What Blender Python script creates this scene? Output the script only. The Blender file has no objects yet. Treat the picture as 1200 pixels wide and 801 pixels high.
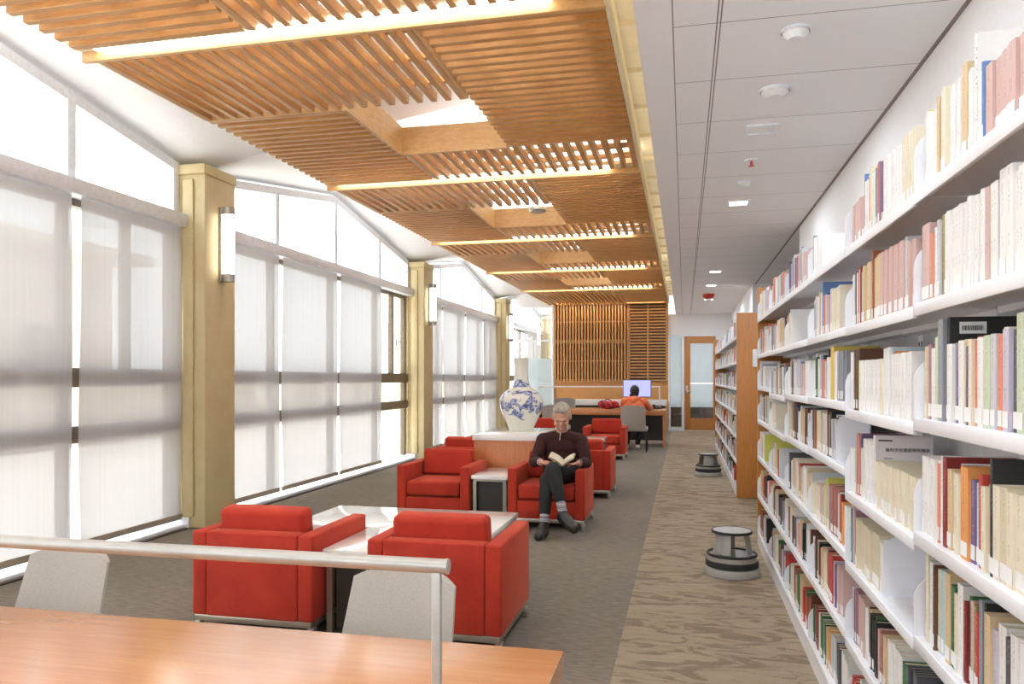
import bpy, bmesh, math, random
from mathutils import Vector, Matrix, Quaternion
SC = bpy.context.scene
COL = SC.collection
rad = math.radians
RNG = random.Random(11)

# ------------------------------------------------------------------ helpers
def lin(c):
    out = []
    for v in c[:3]:
        v = v / 255.0
        out.append(v / 12.92 if v <= 0.04045 else ((v + 0.055) / 1.055) ** 2.4)
    return (out[0], out[1], out[2], 1.0)

class NT:
    def __init__(self, name):
        self.m = bpy.data.materials.new(name)
        self.m.use_nodes = True
        self.t = self.m.node_tree
        self.t.nodes.clear()
        self.out = self.n('ShaderNodeOutputMaterial')
    def n(self, typ, **kw):
        nd = self.t.nodes.new(typ)
        for k, v in kw.items():
            setattr(nd, k, v)
        return nd
    def l(self, a, b):
        self.t.links.new(a, b)
    def coords(self, scale=(1, 1, 1)):
        tc = self.n('ShaderNodeTexCoord')
        mp = self.n('ShaderNodeMapping')
        mp.inputs['Scale'].default_value = scale
        self.l(tc.outputs['Object'], mp.inputs['Vector'])
        return mp.outputs['Vector']
    def noise(self, scale=(1, 1, 1), s=5.0, detail=3.0, rough=0.5):
        nz = self.n('ShaderNodeTexNoise')
        nz.inputs['Scale'].default_value = s
        nz.inputs['Detail'].default_value = detail
        nz.inputs['Roughness'].default_value = rough
        self.l(self.coords(scale), nz.inputs['Vector'])
        return nz.outputs['Fac']
    def ramp(self, fac, stops):
        r = self.n('ShaderNodeValToRGB')
        e = r.color_ramp.elements
        while len(e) < len(stops):
            e.new(0.5)
        for el, (p, c) in zip(e, stops):
            el.position = p
            el.color = c
        self.l(fac, r.inputs['Fac'])
        return r.outputs['Color']
    def mix(self, fac, a, b, typ='MIX'):
        m = self.n('ShaderNodeMix', data_type='RGBA', blend_type=typ)
        for sock, v in ((m.inputs[0], fac), (m.inputs[6], a), (m.inputs[7], b)):
            if hasattr(v, 'node'):
                self.l(v, sock)
            else:
                sock.default_value = v
        return m.outputs[2]
    def math(self, op, a, b=0.0):
        m = self.n('ShaderNodeMath', operation=op)
        for sock, v in ((m.inputs[0], a), (m.inputs[1], b)):
            if hasattr(v, 'node'):
                self.l(v, sock)
            else:
                sock.default_value = v
        return m.outputs[0]
    def bsdf(self, color, rough=0.5, metal=0.0, bump=None, bump_s=0.2, bump_d=0.002, **kw):
        p = self.n('ShaderNodeBsdfPrincipled')
        if hasattr(color, 'node'):
            self.l(color, p.inputs['Base Color'])
        else:
            p.inputs['Base Color'].default_value = color
        p.inputs['Roughness'].default_value = rough
        p.inputs['Metallic'].default_value = metal
        for k, v in kw.items():
            p.inputs[k].default_value = v
        if bump is not None:
            b = self.n('ShaderNodeBump')
            b.inputs['Strength'].default_value = bump_s
            b.inputs['Distance'].default_value = bump_d
            self.l(bump, b.inputs['Height'])
            self.l(b.outputs['Normal'], p.inputs['Normal'])
        self.l(p.outputs['BSDF'], self.out.inputs['Surface'])
        return p

def mat(name, rgb, rough=0.5, metal=0.0, rgb2=None, scale=(1, 1, 1), s=8.0, bump=0.0, lo=0.3, hi=0.7, **kw):
    t = NT(name)
    a = lin(rgb)
    if rgb2 is None:
        rgb2 = tuple(max(0, v * 0.95) for v in rgb)
    f = t.noise(scale, s)
    col = t.ramp(f, [(lo, a), (hi, lin(rgb2))])
    t.bsdf(col, rough, metal, bump=f if bump else None, bump_s=bump, **kw)
    return t.m

def emis(name, rgb, strength):
    t = NT(name)
    e = t.n('ShaderNodeEmission')
    e.inputs['Color'].default_value = lin(rgb)
    e.inputs['Strength'].default_value = strength
    t.l(e.outputs[0], t.out.inputs['Surface'])
    return t.m

def V(*a):
    return Vector(a)

class MB:
    def __init__(self):
        self.bm = bmesh.new()
    def _mark(self, faces, mi):
        if mi:
            for f in faces:
                f.material_index = mi
    def box(self, x0, y0, z0, x1, y1, z1, bevel=0.0, seg=2, mi=0, M=None):
        if bevel <= 0:
            nv = self.bm.verts.new
            vs = [nv((x, y, z)) for x in (x0, x1) for y in (y0, y1) for z in (z0, z1)]
            for q in ((0, 1, 3, 2), (4, 6, 7, 5), (0, 4, 5, 1), (2, 3, 7, 6), (0, 2, 6, 4), (1, 5, 7, 3)):
                f = self.bm.faces.new([vs[i] for i in q]); f.material_index = mi
            if M is not None:
                bmesh.ops.transform(self.bm, matrix=M, verts=vs)
            return vs
        T = Matrix.Translation(((x0 + x1) / 2, (y0 + y1) / 2, (z0 + z1) / 2)) @ Matrix.Diagonal((abs(x1 - x0), abs(y1 - y0), abs(z1 - z0), 1))
        vs = bmesh.ops.create_cube(self.bm, size=1.0, matrix=T)['verts']
        if bevel > 0:
            es = {e for v in vs for e in v.link_edges}
            r = bmesh.ops.bevel(self.bm, geom=list(es), offset=bevel, segments=seg, affect='EDGES', profile=0.5)
            vs = list({v for f in r['faces'] for v in f.verts} | {v for v in vs if v.is_valid})
        if M is not None:
            bmesh.ops.transform(self.bm, matrix=M, verts=vs)
        if mi:
            self._mark({f for v in vs for f in v.link_faces}, mi)
        return vs
    def cone(self, p0, p1, r0, r1=None, n=16, mi=0, caps=True):
        p0, p1 = Vector(p0), Vector(p1)
        r1 = r0 if r1 is None else r1
        d = p1 - p0
        q = d.to_track_quat('Z', 'Y').to_matrix().to_4x4()
        T = Matrix.Translation((p0 + p1) / 2) @ q
        vs = bmesh.ops.create_cone(self.bm, cap_ends=caps, cap_tris=False, segments=n, radius1=r0, radius2=r1, depth=d.length, matrix=T)['verts']
        if mi:
            self._mark({f for v in vs for f in v.link_faces}, mi)
        return vs
    def ball(self, c, r, M=None, u=16, v=10, mi=0):
        r = r if hasattr(r, '__len__') else (r, r, r)
        T = Matrix.Translation(c) @ (M.to_4x4() if M is not None else Matrix.Identity(4)) @ Matrix.Diagonal((r[0], r[1], r[2], 1))
        vs = bmesh.ops.create_uvsphere(self.bm, u_segments=u, v_segments=v, radius=1.0, matrix=T)['verts']
        if mi:
            self._mark({f for w in vs for f in w.link_faces}, mi)
    def chain(self, pts, n=14):
        """tapered capsules along [(p, r), ...]"""
        for (p, r) in pts:
            self.ball(p, r, u=n, v=max(8, n // 2))
        for (p, r), (q, s) in zip(pts, pts[1:]):
            if (Vector(p) - Vector(q)).length > 1e-4:
                self.cone(p, q, r, s, n)
    def tube(self, pts, r, n=10):
        pts = [Vector(p) for p in pts]
        rings = []
        for i, p in enumerate(pts):
            a = pts[max(0, i - 1)]; b = pts[min(len(pts) - 1, i + 1)]
            d = (b - a).normalized()
            up = V(0, 0, 1) if abs(d.z) < 0.9 else V(1, 0, 0)
            x = d.cross(up).normalized(); y = x.cross(d).normalized()
            rings.append([self.bm.verts.new(p + (x * math.cos(k * 2 * math.pi / n) + y * math.sin(k * 2 * math.pi / n)) * r) for k in range(n)])
        for A, B in zip(rings, rings[1:]):
            for k in range(n):
                self.bm.faces.new((A[k], A[(k + 1) % n], B[(k + 1) % n], B[k]))
        self.bm.faces.new(rings[0][::-1]); self.bm.faces.new(rings[-1])
    def lathe(self, prof, n=32, c=(0, 0, 0), mi=0):
        rings = []
        for (r, z) in prof:
            if r < 1e-5:
                rings.append([self.bm.verts.new((c[0], c[1], c[2] + z))])
            else:
                rings.append([self.bm.verts.new((c[0] + r * math.cos(k * 2 * math.pi / n), c[1] + r * math.sin(k * 2 * math.pi / n), c[2] + z)) for k in range(n)])
        for A, B in zip(rings, rings[1:]):
            for k in range(n):
                k2 = (k + 1) % n
                if len(A) == 1 and len(B) == 1:
                    continue
                if len(A) == 1:
                    f = self.bm.faces.new((A[0], B[k2], B[k]))
                elif len(B) == 1:
                    f = self.bm.faces.new((A[k], A[k2], B[0]))
                else:
                    f = self.bm.faces.new((A[k], A[k2], B[k2], B[k]))
                f.material_index = mi
    def prism(self, poly, ext, mi=0):
        """poly: list of 3-D points, ext: extrusion vector"""
        a = [self.bm.verts.new(p) for p in poly]
        b = [self.bm.verts.new(Vector(p) + Vector(ext)) for p in poly]
        fs = [self.bm.faces.new(a), self.bm.faces.new(b[::-1])]
        n = len(a)
        for i in range(n):
            fs.append(self.bm.faces.new((a[i], b[i], b[(i + 1) % n], a[(i + 1) % n])))
        self._mark(fs, mi)
    def mesh(self, name, smooth=True, fix=True):
        if fix:
            bmesh.ops.recalc_face_normals(self.bm, faces=self.bm.faces[:])
        me = bpy.data.meshes.new(name)
        self.bm.to_mesh(me); self.bm.free()
        if smooth and len(me.polygons):
            me.shade_smooth()
            me.set_sharp_from_angle(angle=rad(38))
        return me

def obj(name, mb, m, parent=None, loc=None, smooth=True, rotz=0.0):
    me = mb.mesh(name, smooth) if isinstance(mb, MB) else mb
    for x in (m if isinstance(m, (list, tuple)) else [m]):
        me.materials.append(x)
    o = bpy.data.objects.new(name, me)
    COL.objects.link(o)
    if parent is not None:
        o.parent = parent
    if loc is not None:
        o.location = loc
    if rotz:
        o.rotation_euler = (0, 0, rotz)
    return o

def tag(o, label, cat, group=None):
    o['label'] = label; o['category'] = cat
    if group:
        o['group'] = group
    return o

def thing(name, label, cat, loc=(0, 0, 0), rotz=0.0, group=None):
    o = bpy.data.objects.new(name, None)
    o.empty_display_size = 0.1
    COL.objects.link(o)
    o.location = loc; o.rotation_euler = (0, 0, rotz)
    return tag(o, label, cat, group)

def struct(name, mb, m, parent=None):
    o = obj(name, mb, m, parent)
    if parent is None:
        o['kind'] = 'structure'
    return o

def copy_tree(o, parent=None):
    c = o.copy(); COL.objects.link(c)
    if parent is not None:
        c.parent = parent
    for ch in list(o.children):
        copy_tree(ch, c)
    return c

def remeshed(mb, voxel, smooth=6):
    """fuse overlapping shapes into one continuous skin"""
    me = mb.mesh('tmp', smooth=False)
    o = bpy.data.objects.new('tmp', me); COL.objects.link(o)
    r = o.modifiers.new('r', 'REMESH'); r.mode = 'VOXEL'; r.voxel_size = voxel
    s = o.modifiers.new('s', 'SMOOTH'); s.factor = 0.5; s.iterations = smooth
    dg = bpy.context.evaluated_depsgraph_get()
    out = bpy.data.meshes.new_from_object(o.evaluated_get(dg))
    bpy.data.objects.remove(o)
    bpy.data.meshes.remove(me)
    out.shade_smooth()
    return out

def text_mesh(body, size, name, m, parent, M, ext=0.0004):
    cu = bpy.data.curves.new('t', 'FONT')
    cu.body = body; cu.size = size; cu.align_x = 'CENTER'; cu.align_y = 'CENTER'; cu.extrude = ext
    o = bpy.data.objects.new('t', cu); COL.objects.link(o)
    me = bpy.data.meshes.new_from_object(o.evaluated_get(bpy.context.evaluated_depsgraph_get()))
    bpy.data.objects.remove(o)
    me.transform(M)
    return obj(name, me, m, parent)

ORD = ['first', 'second', 'third', 'fourth', 'fifth', 'sixth', 'seventh', 'eighth', 'ninth', 'tenth', 'eleventh', 'twelfth',
       'thirteenth', 'fourteenth', 'fifteenth', 'sixteenth', 'seventeenth', 'eighteenth', 'nineteenth', 'twentieth']
ORD += ['twenty-' + a for a in ORD[:9]] + ['thirtieth'] + ['thirty-' + a for a in ORD[:9]] + ['fortieth'] + ['forty-' + a for a in ORD[:9]] + ['fiftieth'] + ['fifty-' + a for a in ORD[:9]]

# ------------------------------------------------------------------ materials
def wood(name, a, b, scale, rough=0.45, s=6.0, coat=0.0, bump=0.05):
    t = NT(name)
    f = t.noise(scale, s, 5.0, 0.6)
    g = t.noise(tuple(v * 4 for v in scale), s, 3.0, 0.6)
    f2 = t.math('ADD', t.math('MULTIPLY', f, 0.7), t.math('MULTIPLY', g, 0.3))
    col = t.ramp(f2, [(0.32, lin(b)), (0.68, lin(a))])
    p = t.bsdf(col, rough, bump=g, bump_s=bump)
    p.inputs['Coat Weight'].default_value = coat
    p.inputs['Coat Roughness'].default_value = 0.2
    return t.m

M_OAKX = wood('oak_slats_across', (203, 156, 98), (177, 126, 72), (0.6, 9, 4))
M_OAKY = wood('oak_slats_along', (203, 156, 98), (177, 126, 72), (9, 0.6, 4))
M_OAKZ = wood('oak_vertical', (216, 164, 102), (196, 138, 78), (10, 10, 0.8))
M_OAKF = wood('oak_frame', (218, 178, 124), (198, 152, 98), (2, 2, 6))
M_GAPSHADE = wood('slat_gap_shade', (120, 76, 40), (98, 60, 30), (9, 9, 0.8))  # dark brown that paints the shade between the wall slats
M_DESK = wood('desk_veneer', (204, 138, 84), (188, 120, 68), (0.7, 15, 2), rough=0.25, s=3.0, coat=0.5, bump=0.02)
M_CHERRY = wood('console_veneer', (196, 122, 66), (174, 102, 52), (9, 9, 0.8), rough=0.4)
M_ENDW = wood('end_panel_veneer', (192, 130, 66), (174, 112, 52), (10, 10, 0.7), rough=0.45)
M_WALL = mat('white_paint', (232, 230, 230), 0.7, rgb2=(228, 226, 226), s=40, bump=0.02)
M_ROOF = mat('roof_white_paint', (240, 240, 240), 0.7, rgb2=(236, 236, 237), s=30)
M_CREAM = mat('cream_column_paint', (212, 196, 152), 0.6, rgb2=(204, 187, 142), s=5)
M_CREAM2 = mat('cream_edge_paint', (236, 226, 196), 0.6, s=5)
M_FRAMEW = mat('white_window_frame', (238, 242, 250), 0.45, s=20)
M_FRAMEB = mat('bronze_window_frame', (122, 104, 84), 0.45, rgb2=(104, 88, 70), s=20)
M_SHELF = mat('white_enamel_steel', (234, 235, 240), 0.35, rgb2=(230, 231, 237), s=30)
M_SHELFB = mat('white_back_sheet', (222, 222, 226), 0.5, s=30)
M_HEM = mat('taupe_hem', (160, 148, 132), 0.6, s=20)
M_STEEL = mat('brushed_steel', (196, 188, 176), 0.3, 0.9, rgb2=(182, 174, 162), scale=(1, 1, 30), s=30)
M_ALU = mat('satin_aluminium', (184, 181, 176), 0.38, 0.55, rgb2=(174, 171, 166), s=30)
M_GLASSTOP = mat('white_back_painted_glass', (244, 244, 240), 0.06, s=3, **{'Coat Weight': 0.3})
M_DARKP = mat('dark_laminate', (48, 40, 34), 0.4, s=12)
M_DARKM = mat('dark_bronze_track', (74, 66, 58), 0.5, s=12)
M_BLACK = mat('black_plastic', (30, 29, 29), 0.45, s=30)
M_GREYF = mat('grey_tweed', (184, 177, 168), 0.9, rgb2=(166, 159, 151), s=420, lo=0.35, hi=0.65, bump=0.2)
M_GREYF2 = mat('dark_grey_tweed', (150, 146, 144), 0.9, rgb2=(128, 124, 124), s=200, bump=0.3)
M_SKIN = mat('skin', (214, 164, 138), 0.5, rgb2=(204, 148, 122), s=20, **{'Subsurface Weight': 0.08, 'Subsurface Radius': (0.01, 0.004, 0.002)})
M_HAIRG = mat('grey_hair', (186, 178, 164), 0.7, rgb2=(136, 124, 108), scale=(1, 1, 0.4), s=90, bump=0.4)
M_BEARD = mat('greying_stubble', (182, 142, 118), 0.8, rgb2=(152, 120, 100), s=160, bump=0.2)
M_HAIRD = mat('dark_hair', (34, 26, 24), 0.5, rgb2=(22, 17, 16), s=60, bump=0.4)
M_SWEAT = mat('burgundy_knit', (62, 22, 20), 0.9, rgb2=(46, 15, 14), s=120, bump=0.3)
M_COLLAR = mat('white_shirt', (226, 224, 226), 0.7, s=40)
M_TROUS = mat('black_trouser_cloth', (38, 36, 34), 0.85, rgb2=(31, 29, 28), s=90, bump=0.2)
M_BOOT = mat('dark_leather', (44, 42, 37), 0.4, rgb2=(35, 33, 30), s=30, bump=0.15)
M_SOLE = mat('boot_sole', (22, 21, 20), 0.7, s=30)
M_ORANGE = mat('orange_fleece', (238, 126, 84), 0.85, rgb2=(226, 112, 70), s=60, bump=0.3)
M_PAPER = mat('page_paper', (232, 222, 198), 0.8, rgb2=(222, 210, 184), scale=(1, 60, 1), s=8)
M_LABEL = mat('white_label', (240, 240, 240), 0.6, s=30)
M_INK = mat('dark_print', (70, 62, 66), 0.7, s=30)
M_STOOLG = mat('grey_enamel', (156, 152, 144), 0.4, rgb2=(144, 140, 132), s=14)
M_RUBBER = mat('black_rubber', (40, 38, 37), 0.7, s=60, bump=0.3)
M_REDPL = mat('red_alarm_plastic', (200, 50, 45), 0.4, s=20)
M_TUBE = emis('sconce_glow', (255, 250, 236), 7.0)
M_STRIP = emis('strip_glow', (255, 250, 238), 8.0)
M_DOWN = emis('downlight_glow', (255, 250, 242), 9.0)
M_SCREEN = emis('screen_glow', (176, 178, 250), 0.9)

def velvet():
    t = NT('red_velvet')
    f = t.noise((1, 1, 1), 5.0, 5.0, 0.6)
    g = t.noise((1, 1, 1), 260.0, 2.0)
    col = t.ramp(f, [(0.3, lin((160, 36, 19))), (0.7, lin((180, 50, 28)))])
    p = t.bsdf(col, 0.9, bump=g, bump_s=0.25)
    p.inputs['Sheen Weight'].default_value = 0.35
    p.inputs['Sheen Roughness'].default_value = 0.4
    p.inputs['Sheen Tint'].default_value = lin((255, 150, 110))
    return t.m
M_RED = velvet()

def carpet_grey():
    t = NT('grey_ribbed_carpet')
    a = t.noise((2.2, 22, 1), 5.0, 4.0, 0.7)
    b = t.noise((0.4, 0.4, 1), 3.0, 3.0)
    col = t.ramp(a, [(0.34, lin((88, 79, 68))), (0.52, lin((122, 113, 100))), (0.7, lin((150, 141, 128)))])
    col = t.mix(0.25, col, t.ramp(b, [(0.35, lin((104, 95, 83))), (0.65, lin((126, 117, 105)))]))
    t.bsdf(col, 0.95, bump=a, bump_s=0.6, bump_d=0.004)
    return t.m
def carpet_tan():
    t = NT('tan_patterned_carpet')
    vec = t.coords((1, 1, 1))
    # soft planks laid across the walkway, each with its own drift of the pattern
    br = t.n('ShaderNodeTexBrick')
    br.inputs['Scale'].default_value = 1.0
    br.inputs['Brick Width'].default_value = 1.0
    br.inputs['Row Height'].default_value = 0.25
    br.inputs['Mortar Size'].default_value = 0.0
    br.inputs['Color1'].default_value = (0, 0, 0, 1); br.inputs['Color2'].default_value = (1, 1, 1, 1)
    t.l(vec, br.inputs['Vector'])
    sep = t.n('ShaderNodeSeparateColor'); t.l(br.outputs['Color'], sep.inputs['Color'])
    add = t.n('ShaderNodeVectorMath', operation='ADD')
    sc = t.n('ShaderNodeCombineXYZ'); t.l(t.math('MULTIPLY', sep.outputs[0], 0.55), sc.inputs['X']); t.l(t.math('MULTIPLY', sep.outputs[0], 0.12), sc.inputs['Y'])
    t.l(vec, add.inputs[0]); t.l(sc.outputs[0], add.inputs[1])
    mp = t.n('ShaderNodeMapping'); mp.inputs['Scale'].default_value = (2.2, 5.2, 1)
    t.l(add.outputs[0], mp.inputs['Vector'])
    nz = t.n('ShaderNodeTexNoise'); nz.inputs['Scale'].default_value = 1.6; nz.inputs['Detail'].default_value = 5; nz.inputs['Distortion'].default_value = 1.2
    nz.inputs['Roughness'].default_value = 0.55
    t.l(mp.outputs[0], nz.inputs['Vector'])
    col = t.ramp(nz.outputs['Fac'], [(0.38, lin((114, 98, 78))), (0.45, lin((124, 108, 88))), (0.49, lin((148, 132, 109))), (0.7, lin((160, 145, 122)))])
    f = t.noise((30, 90, 1), 4.0, 2.0)
    col = t.mix(0.22, col, t.ramp(f, [(0.35, lin((98, 84, 66))), (0.65, lin((172, 157, 134)))]))
    t.bsdf(col, 0.95, bump=f, bump_s=0.5, bump_d=0.004)
    return t.m

def soffit():
    t = NT('white_ceiling_tile')
    tc = t.n('ShaderNodeTexCoord')
    sp = t.n('ShaderNodeSeparateXYZ'); t.l(tc.outputs['Object'], sp.inputs[0])
    def line(sock, at, w):
        d = t.math('ABSOLUTE', t.math('SUBTRACT', sock, at))
        return t.math('LESS_THAN', d, w)
    x, y = sp.outputs['X'], sp.outputs['Y']
    a = t.math('MAXIMUM', line(x, 0.150, 0.0035), line(x, 0.166, 0.0035))
    a = t.math('MAXIMUM', a, line(x, -0.053, 0.003))
    a = t.math('MAXIMUM', a, line(x, 1.228, 0.012))
    m = t.math('FRACT', t.math('DIVIDE', t.math('SUBTRACT', y, 0.51), 0.71))
    yl = t.math('LESS_THAN', t.math('ABSOLUTE', t.math('SUBTRACT', m, 0.5)), 0.004)
    yl = t.math('MULTIPLY', yl, t.math('GREATER_THAN', x, -0.05))
    a = t.math('MAXIMUM', a, yl)
    col = t.mix(a, lin((236, 234, 234)), lin((142, 128, 126)))
    t.bsdf(col, 0.75)
    return t.m

def blind_mat():
    t = NT('white_mesh_roller_shade')
    w = t.noise((1, 60, 60), 12.0, 2.0)
    v = t.noise((1, 9, 0.15), 4.0, 3.0)
    c = t.ramp(v, [(0.3, lin((185, 184, 185))), (0.7, lin((189, 188, 189)))])
    d = t.n('ShaderNodeBsdfDiffuse'); tr = t.n('ShaderNodeBsdfTranslucent'); tp = t.n('ShaderNodeBsdfTransparent')
    t.l(c, d.inputs['Color']); t.l(c, tr.inputs['Color'])
    m1 = t.n('ShaderNodeMixShader'); m1.inputs[0].default_value = 0.30
    t.l(d.outputs[0], m1.inputs[1]); t.l(tr.outputs[0], m1.inputs[2])
    m2 = t.n('ShaderNodeMixShader')
    r = t.n('ShaderNodeMapRange'); r.inputs['To Min'].default_value = 0.05; r.inputs['To Max'].default_value = 0.10
    t.l(w, r.inputs['Value']); t.l(r.outputs[0], m2.inputs[0])
    t.l(m1.outputs[0], m2.inputs[1]); t.l(tp.outputs[0], m2.inputs[2])
    t.l(m2.outputs[0], t.out.inputs['Surface'])
    return t.m

def glass_mat(name, tint=(1, 1, 1, 1), gloss=0.06):
    t = NT(name)
    tp = t.n('ShaderNodeBsdfTransparent'); tp.inputs['Color'].default_value = tint
    g = t.n('ShaderNodeBsdfGlossy'); g.inputs['Roughness'].default_value = 0.02
    n = t.noise((1, 1, 1), 2.0)
    r = t.n('ShaderNodeMapRange'); r.inputs['To Min'].default_value = gloss * 0.9; r.inputs['To Max'].default_value = gloss
    t.l(n, r.inputs['Value'])
    m = t.n('ShaderNodeMixShader')
    t.l(r.outputs[0], m.inputs[0]); t.l(tp.outputs[0], m.inputs[1]); t.l(g.outputs[0], m.inputs[2])
    t.l(m.outputs[0], t.out.inputs['Surface'])
    return t.m

def frosted():
    t = NT('frosted_glass_band')
    c = t.ramp(t.noise((1, 1, 1), 3.0), [(0.3, lin((206, 218, 222))), (0.7, lin((214, 224, 228)))])
    d = t.n('ShaderNodeBsdfDiffuse'); tr = t.n('ShaderNodeBsdfTranslucent')
    t.l(c, d.inputs['Color']); t.l(c, tr.inputs['Color'])
    m1 = t.n('ShaderNodeMixShader'); m1.inputs[0].default_value = 0.55
    t.l(d.outputs[0], m1.inputs[1]); t.l(tr.outputs[0], m1.inputs[2])
    tp = t.n('ShaderNodeBsdfTransparent')
    m2 = t.n('ShaderNodeMixShader'); m2.inputs[0].default_value = 0.3
    t.l(m1.outputs[0], m2.inputs[1]); t.l(tp.outputs[0], m2.inputs[2])
    t.l(m2.outputs[0], t.out.inputs['Surface'])
    return t.m

def porcelain():
    t = NT('blue_and_white_porcelain')
    tc = t.n('ShaderNodeTexCoord')
    sp = t.n('ShaderNodeSeparateXYZ'); t.l(tc.outputs['Object'], sp.inputs[0])
    z = sp.outputs['Z']
    big = t.noise((1, 1, 1.3), 7.5, 3.0)
    fine = t.noise((1, 1, 1), 34.0, 4.0, 0.7)
    def band(c, w):
        d = t.math('DIVIDE', t.math('ABSOLUTE', t.math('SUBTRACT', z, c)), w)
        return t.math('MAXIMUM', t.math('SUBTRACT', 1.0, d), 0.0)
    b = t.math('MAXIMUM', band(0.27, 0.16), t.math('MULTIPLY', band(0.41, 0.055), 0.8))
    b = t.math('MAXIMUM', b, t.math('MULTIPLY', band(0.50, 0.06), 0.7))
    mask = t.math('ADD', big, t.math('MULTIPLY', t.math('SUBTRACT', b, 0.55), 0.26))
    mask = t.math('MULTIPLY', t.math('GREATER_THAN', mask, 0.485), t.math('GREATER_THAN', b, 0.03))
    inkc = t.ramp(fine, [(0.36, lin((58, 66, 118))), (0.5, lin((112, 122, 168))), (0.62, lin((214, 214, 220)))])
    col = t.mix(mask, lin((226, 223, 210)), inkc)
    t.bsdf(col, 0.15, **{'Coat Weight': 0.5, 'Coat Roughness': 0.05})
    return t.m

M_CARP = carpet_grey(); M_CARPT = carpet_tan(); M_SOFF = soffit(); M_BLIND = blind_mat()
M_GLASS = glass_mat('window_glass'); M_FROST = frosted(); M_PORC = porcelain()
M_PAVE = mat('outdoor_paving', (214, 211, 205), 0.9, rgb2=(202, 198, 190), s=0.8)
M_STUCCO = mat('outdoor_stucco', (206, 196, 178), 0.9, rgb2=(194, 184, 166), s=2)

# ------------------------------------------------------------------ shell
FX = -0.325                 # where the two carpets meet
XW = -4.5                   # plane of the roller shades
YB = 20.3                   # back wall
b = MB(); b.box(-4.75, -3, -0.06, FX, 26, 0); struct('floor', b, M_CARP)
b = MB(); b.box(FX, -3, -0.06, 4.2, 26, 0); struct('floor_aisle', b, M_CARPT)
b = MB(); b.box(-0.224, -3, 3.04, 4.2, YB, 3.14); struct('ceiling', b, M_SOFF)
b = MB(); b.box(-0.224, -3, 3.14, -0.19, YB, 4.7); struct('wall_above_ceiling', b, M_CREAM2)
b = MB(); b.box(1.24, -3, 0, 1.36, 8.9, 3.04); b.box(1.36, 8.78, 0, 4.2, 8.9, 3.04); struct('wall_right', b, M_WALL)
b = MB(); b.box(1.18, 14.1, 0, 1.3, YB, 3.04); b.box(1.3, 14.1, 0, 4.2, 14.22, 3.04); struct('wall_right_far', b, M_WALL)
b = MB(); b.box(4.1, 8.9, 0, 4.2, 14.1, 3.04); struct('wall_recess', b, M_WALL)
b = MB(); b.box(-4.75, -3.1, 0, 4.2, -3, 1.6); b.box(-4.75, -3.1, 3.0, 4.2, -3, 4.7); b.box(1.1, -3.1, 1.6, 4.2, -3, 3.0); struct('wall_rear', b, M_WALL)
b = MB()
for x in (-4.72, -2.8, -0.9, 1.06):
    b.box(x - 0.03, -3.08, 1.6, x + 0.03, -3.0, 3.0)
b.box(-4.72, -3.08, 1.6, 1.06, -3.0, 1.66); b.box(-4.72, -3.08, 2.94, 1.06, -3.0, 3.0)
r_ = struct('window_8', b, M_FRAMEW)  # unseen rear glazing, added to let in fill daylight
b = MB(); b.box(-4.72, -3.05, 1.66, 1.06, -3.045, 2.94); obj('pane', b, M_GLASS, r_)
# back wall: timber base panel, head over door, and upper part above the slats
b = MB()
b.box(-3.44, YB, 0, -0.41, YB + 0.12, 3.6)
struct('wall_back', b, M_OAKZ)
b = MB()
b.box(-0.41, YB, 2.5, 1.24, YB + 0.12, 3.04)
b.box(0.80, YB, 0, 1.24, YB + 0.12, 2.5)
b.box(-3.44, YB, 3.6, -0.2, YB + 0.12, 5.2)
b.box(-4.75, YB + 0.1, 3.3, -3.44, YB + 0.12, 5.2)
struct('wall_back_white', b, M_WALL)
# room beyond the glass
b = MB(); b.box(-4.75, 25.9, 0, 4.2, 26, 5.0); b.box(-3.44, YB + 0.12, 0, -3.40, 26, 4.0); struct('wall_far_room', b, M_WALL)
b = MB(); b.box(-3.4, YB + 0.12, 2.9, 4.2, 26, 3.0); struct('ceiling_far_room', b, M_WALL)

# folded roof: ridges across the hall, valleys over the columns, rising towards the middle
COLY = [-5.6, 0.4, 6.4, 12.4, 18.4, 24.4, 30.4]
VAL, PEAK = 3.32, 3.80
def roof_z(y):
    u = ((y - 0.4) % 6.0) / 6.0
    return VAL + (PEAK - VAL) * (1 - abs(2 * u - 1))
b = MB()
ys = [-3.0, 0.4, 3.4, 6.4, 9.4, 12.4, 15.4, 18.4, 21.4, 24.4, 26.0]
for y0, y1 in zip(ys, ys[1:]):
    z0, z1 = roof_z(y0), roof_z(y1)
    r = 0.16 * 4.4
    p = [V(-4.75, y0, z0), V(-4.75, y1, z1), V(-0.2, y1, z1 + r), V(-0.2, y0, z0 + r)]
    b.prism(p, V(0, 0, 0.06))
struct('ceiling_folded_roof', b, M_ROOF)

# columns
def column(y):
    t = thing('column', '', 'column', (-4.52, y, 0))
    c = MB()
    c.box(-0.2, -0.24, 0.0, 0.25, 0.24, 3.24, bevel=0.012)
    c.box(0.02, -0.262, 0.10, 0.14, -0.24, 3.2, bevel=0.02)       # raised fluting on the near side
    c.box(-0.16, -0.262, 0.10, -0.02, -0.24, 3.2, bevel=0.02)
    obj('shaft', c, M_CREAM, t)
    c = MB(); c.box(-0.22, -0.265, 3.24, 0.262, 0.25, 3.33, bevel=0.008); obj('capital', c, M_CREAM, t)
    c = MB(); c.box(-0.2, -0.27, 0.0, 0.10, -0.245, 0.10, bevel=0.006); obj('foot_plate', c, M_FRAMEW, t)
    return t
cl = {0.4: 'cream painted column behind the left edge of the view', 6.4: 'nearest cream painted column, between the first and second window bays',
      12.4: 'second cream painted column, behind the left red armchair of the reading pair', 18.4: 'third cream painted column, just left of the blue and white vase',
      24.4: 'farthest cream column, seen through the glass partition'}
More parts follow.
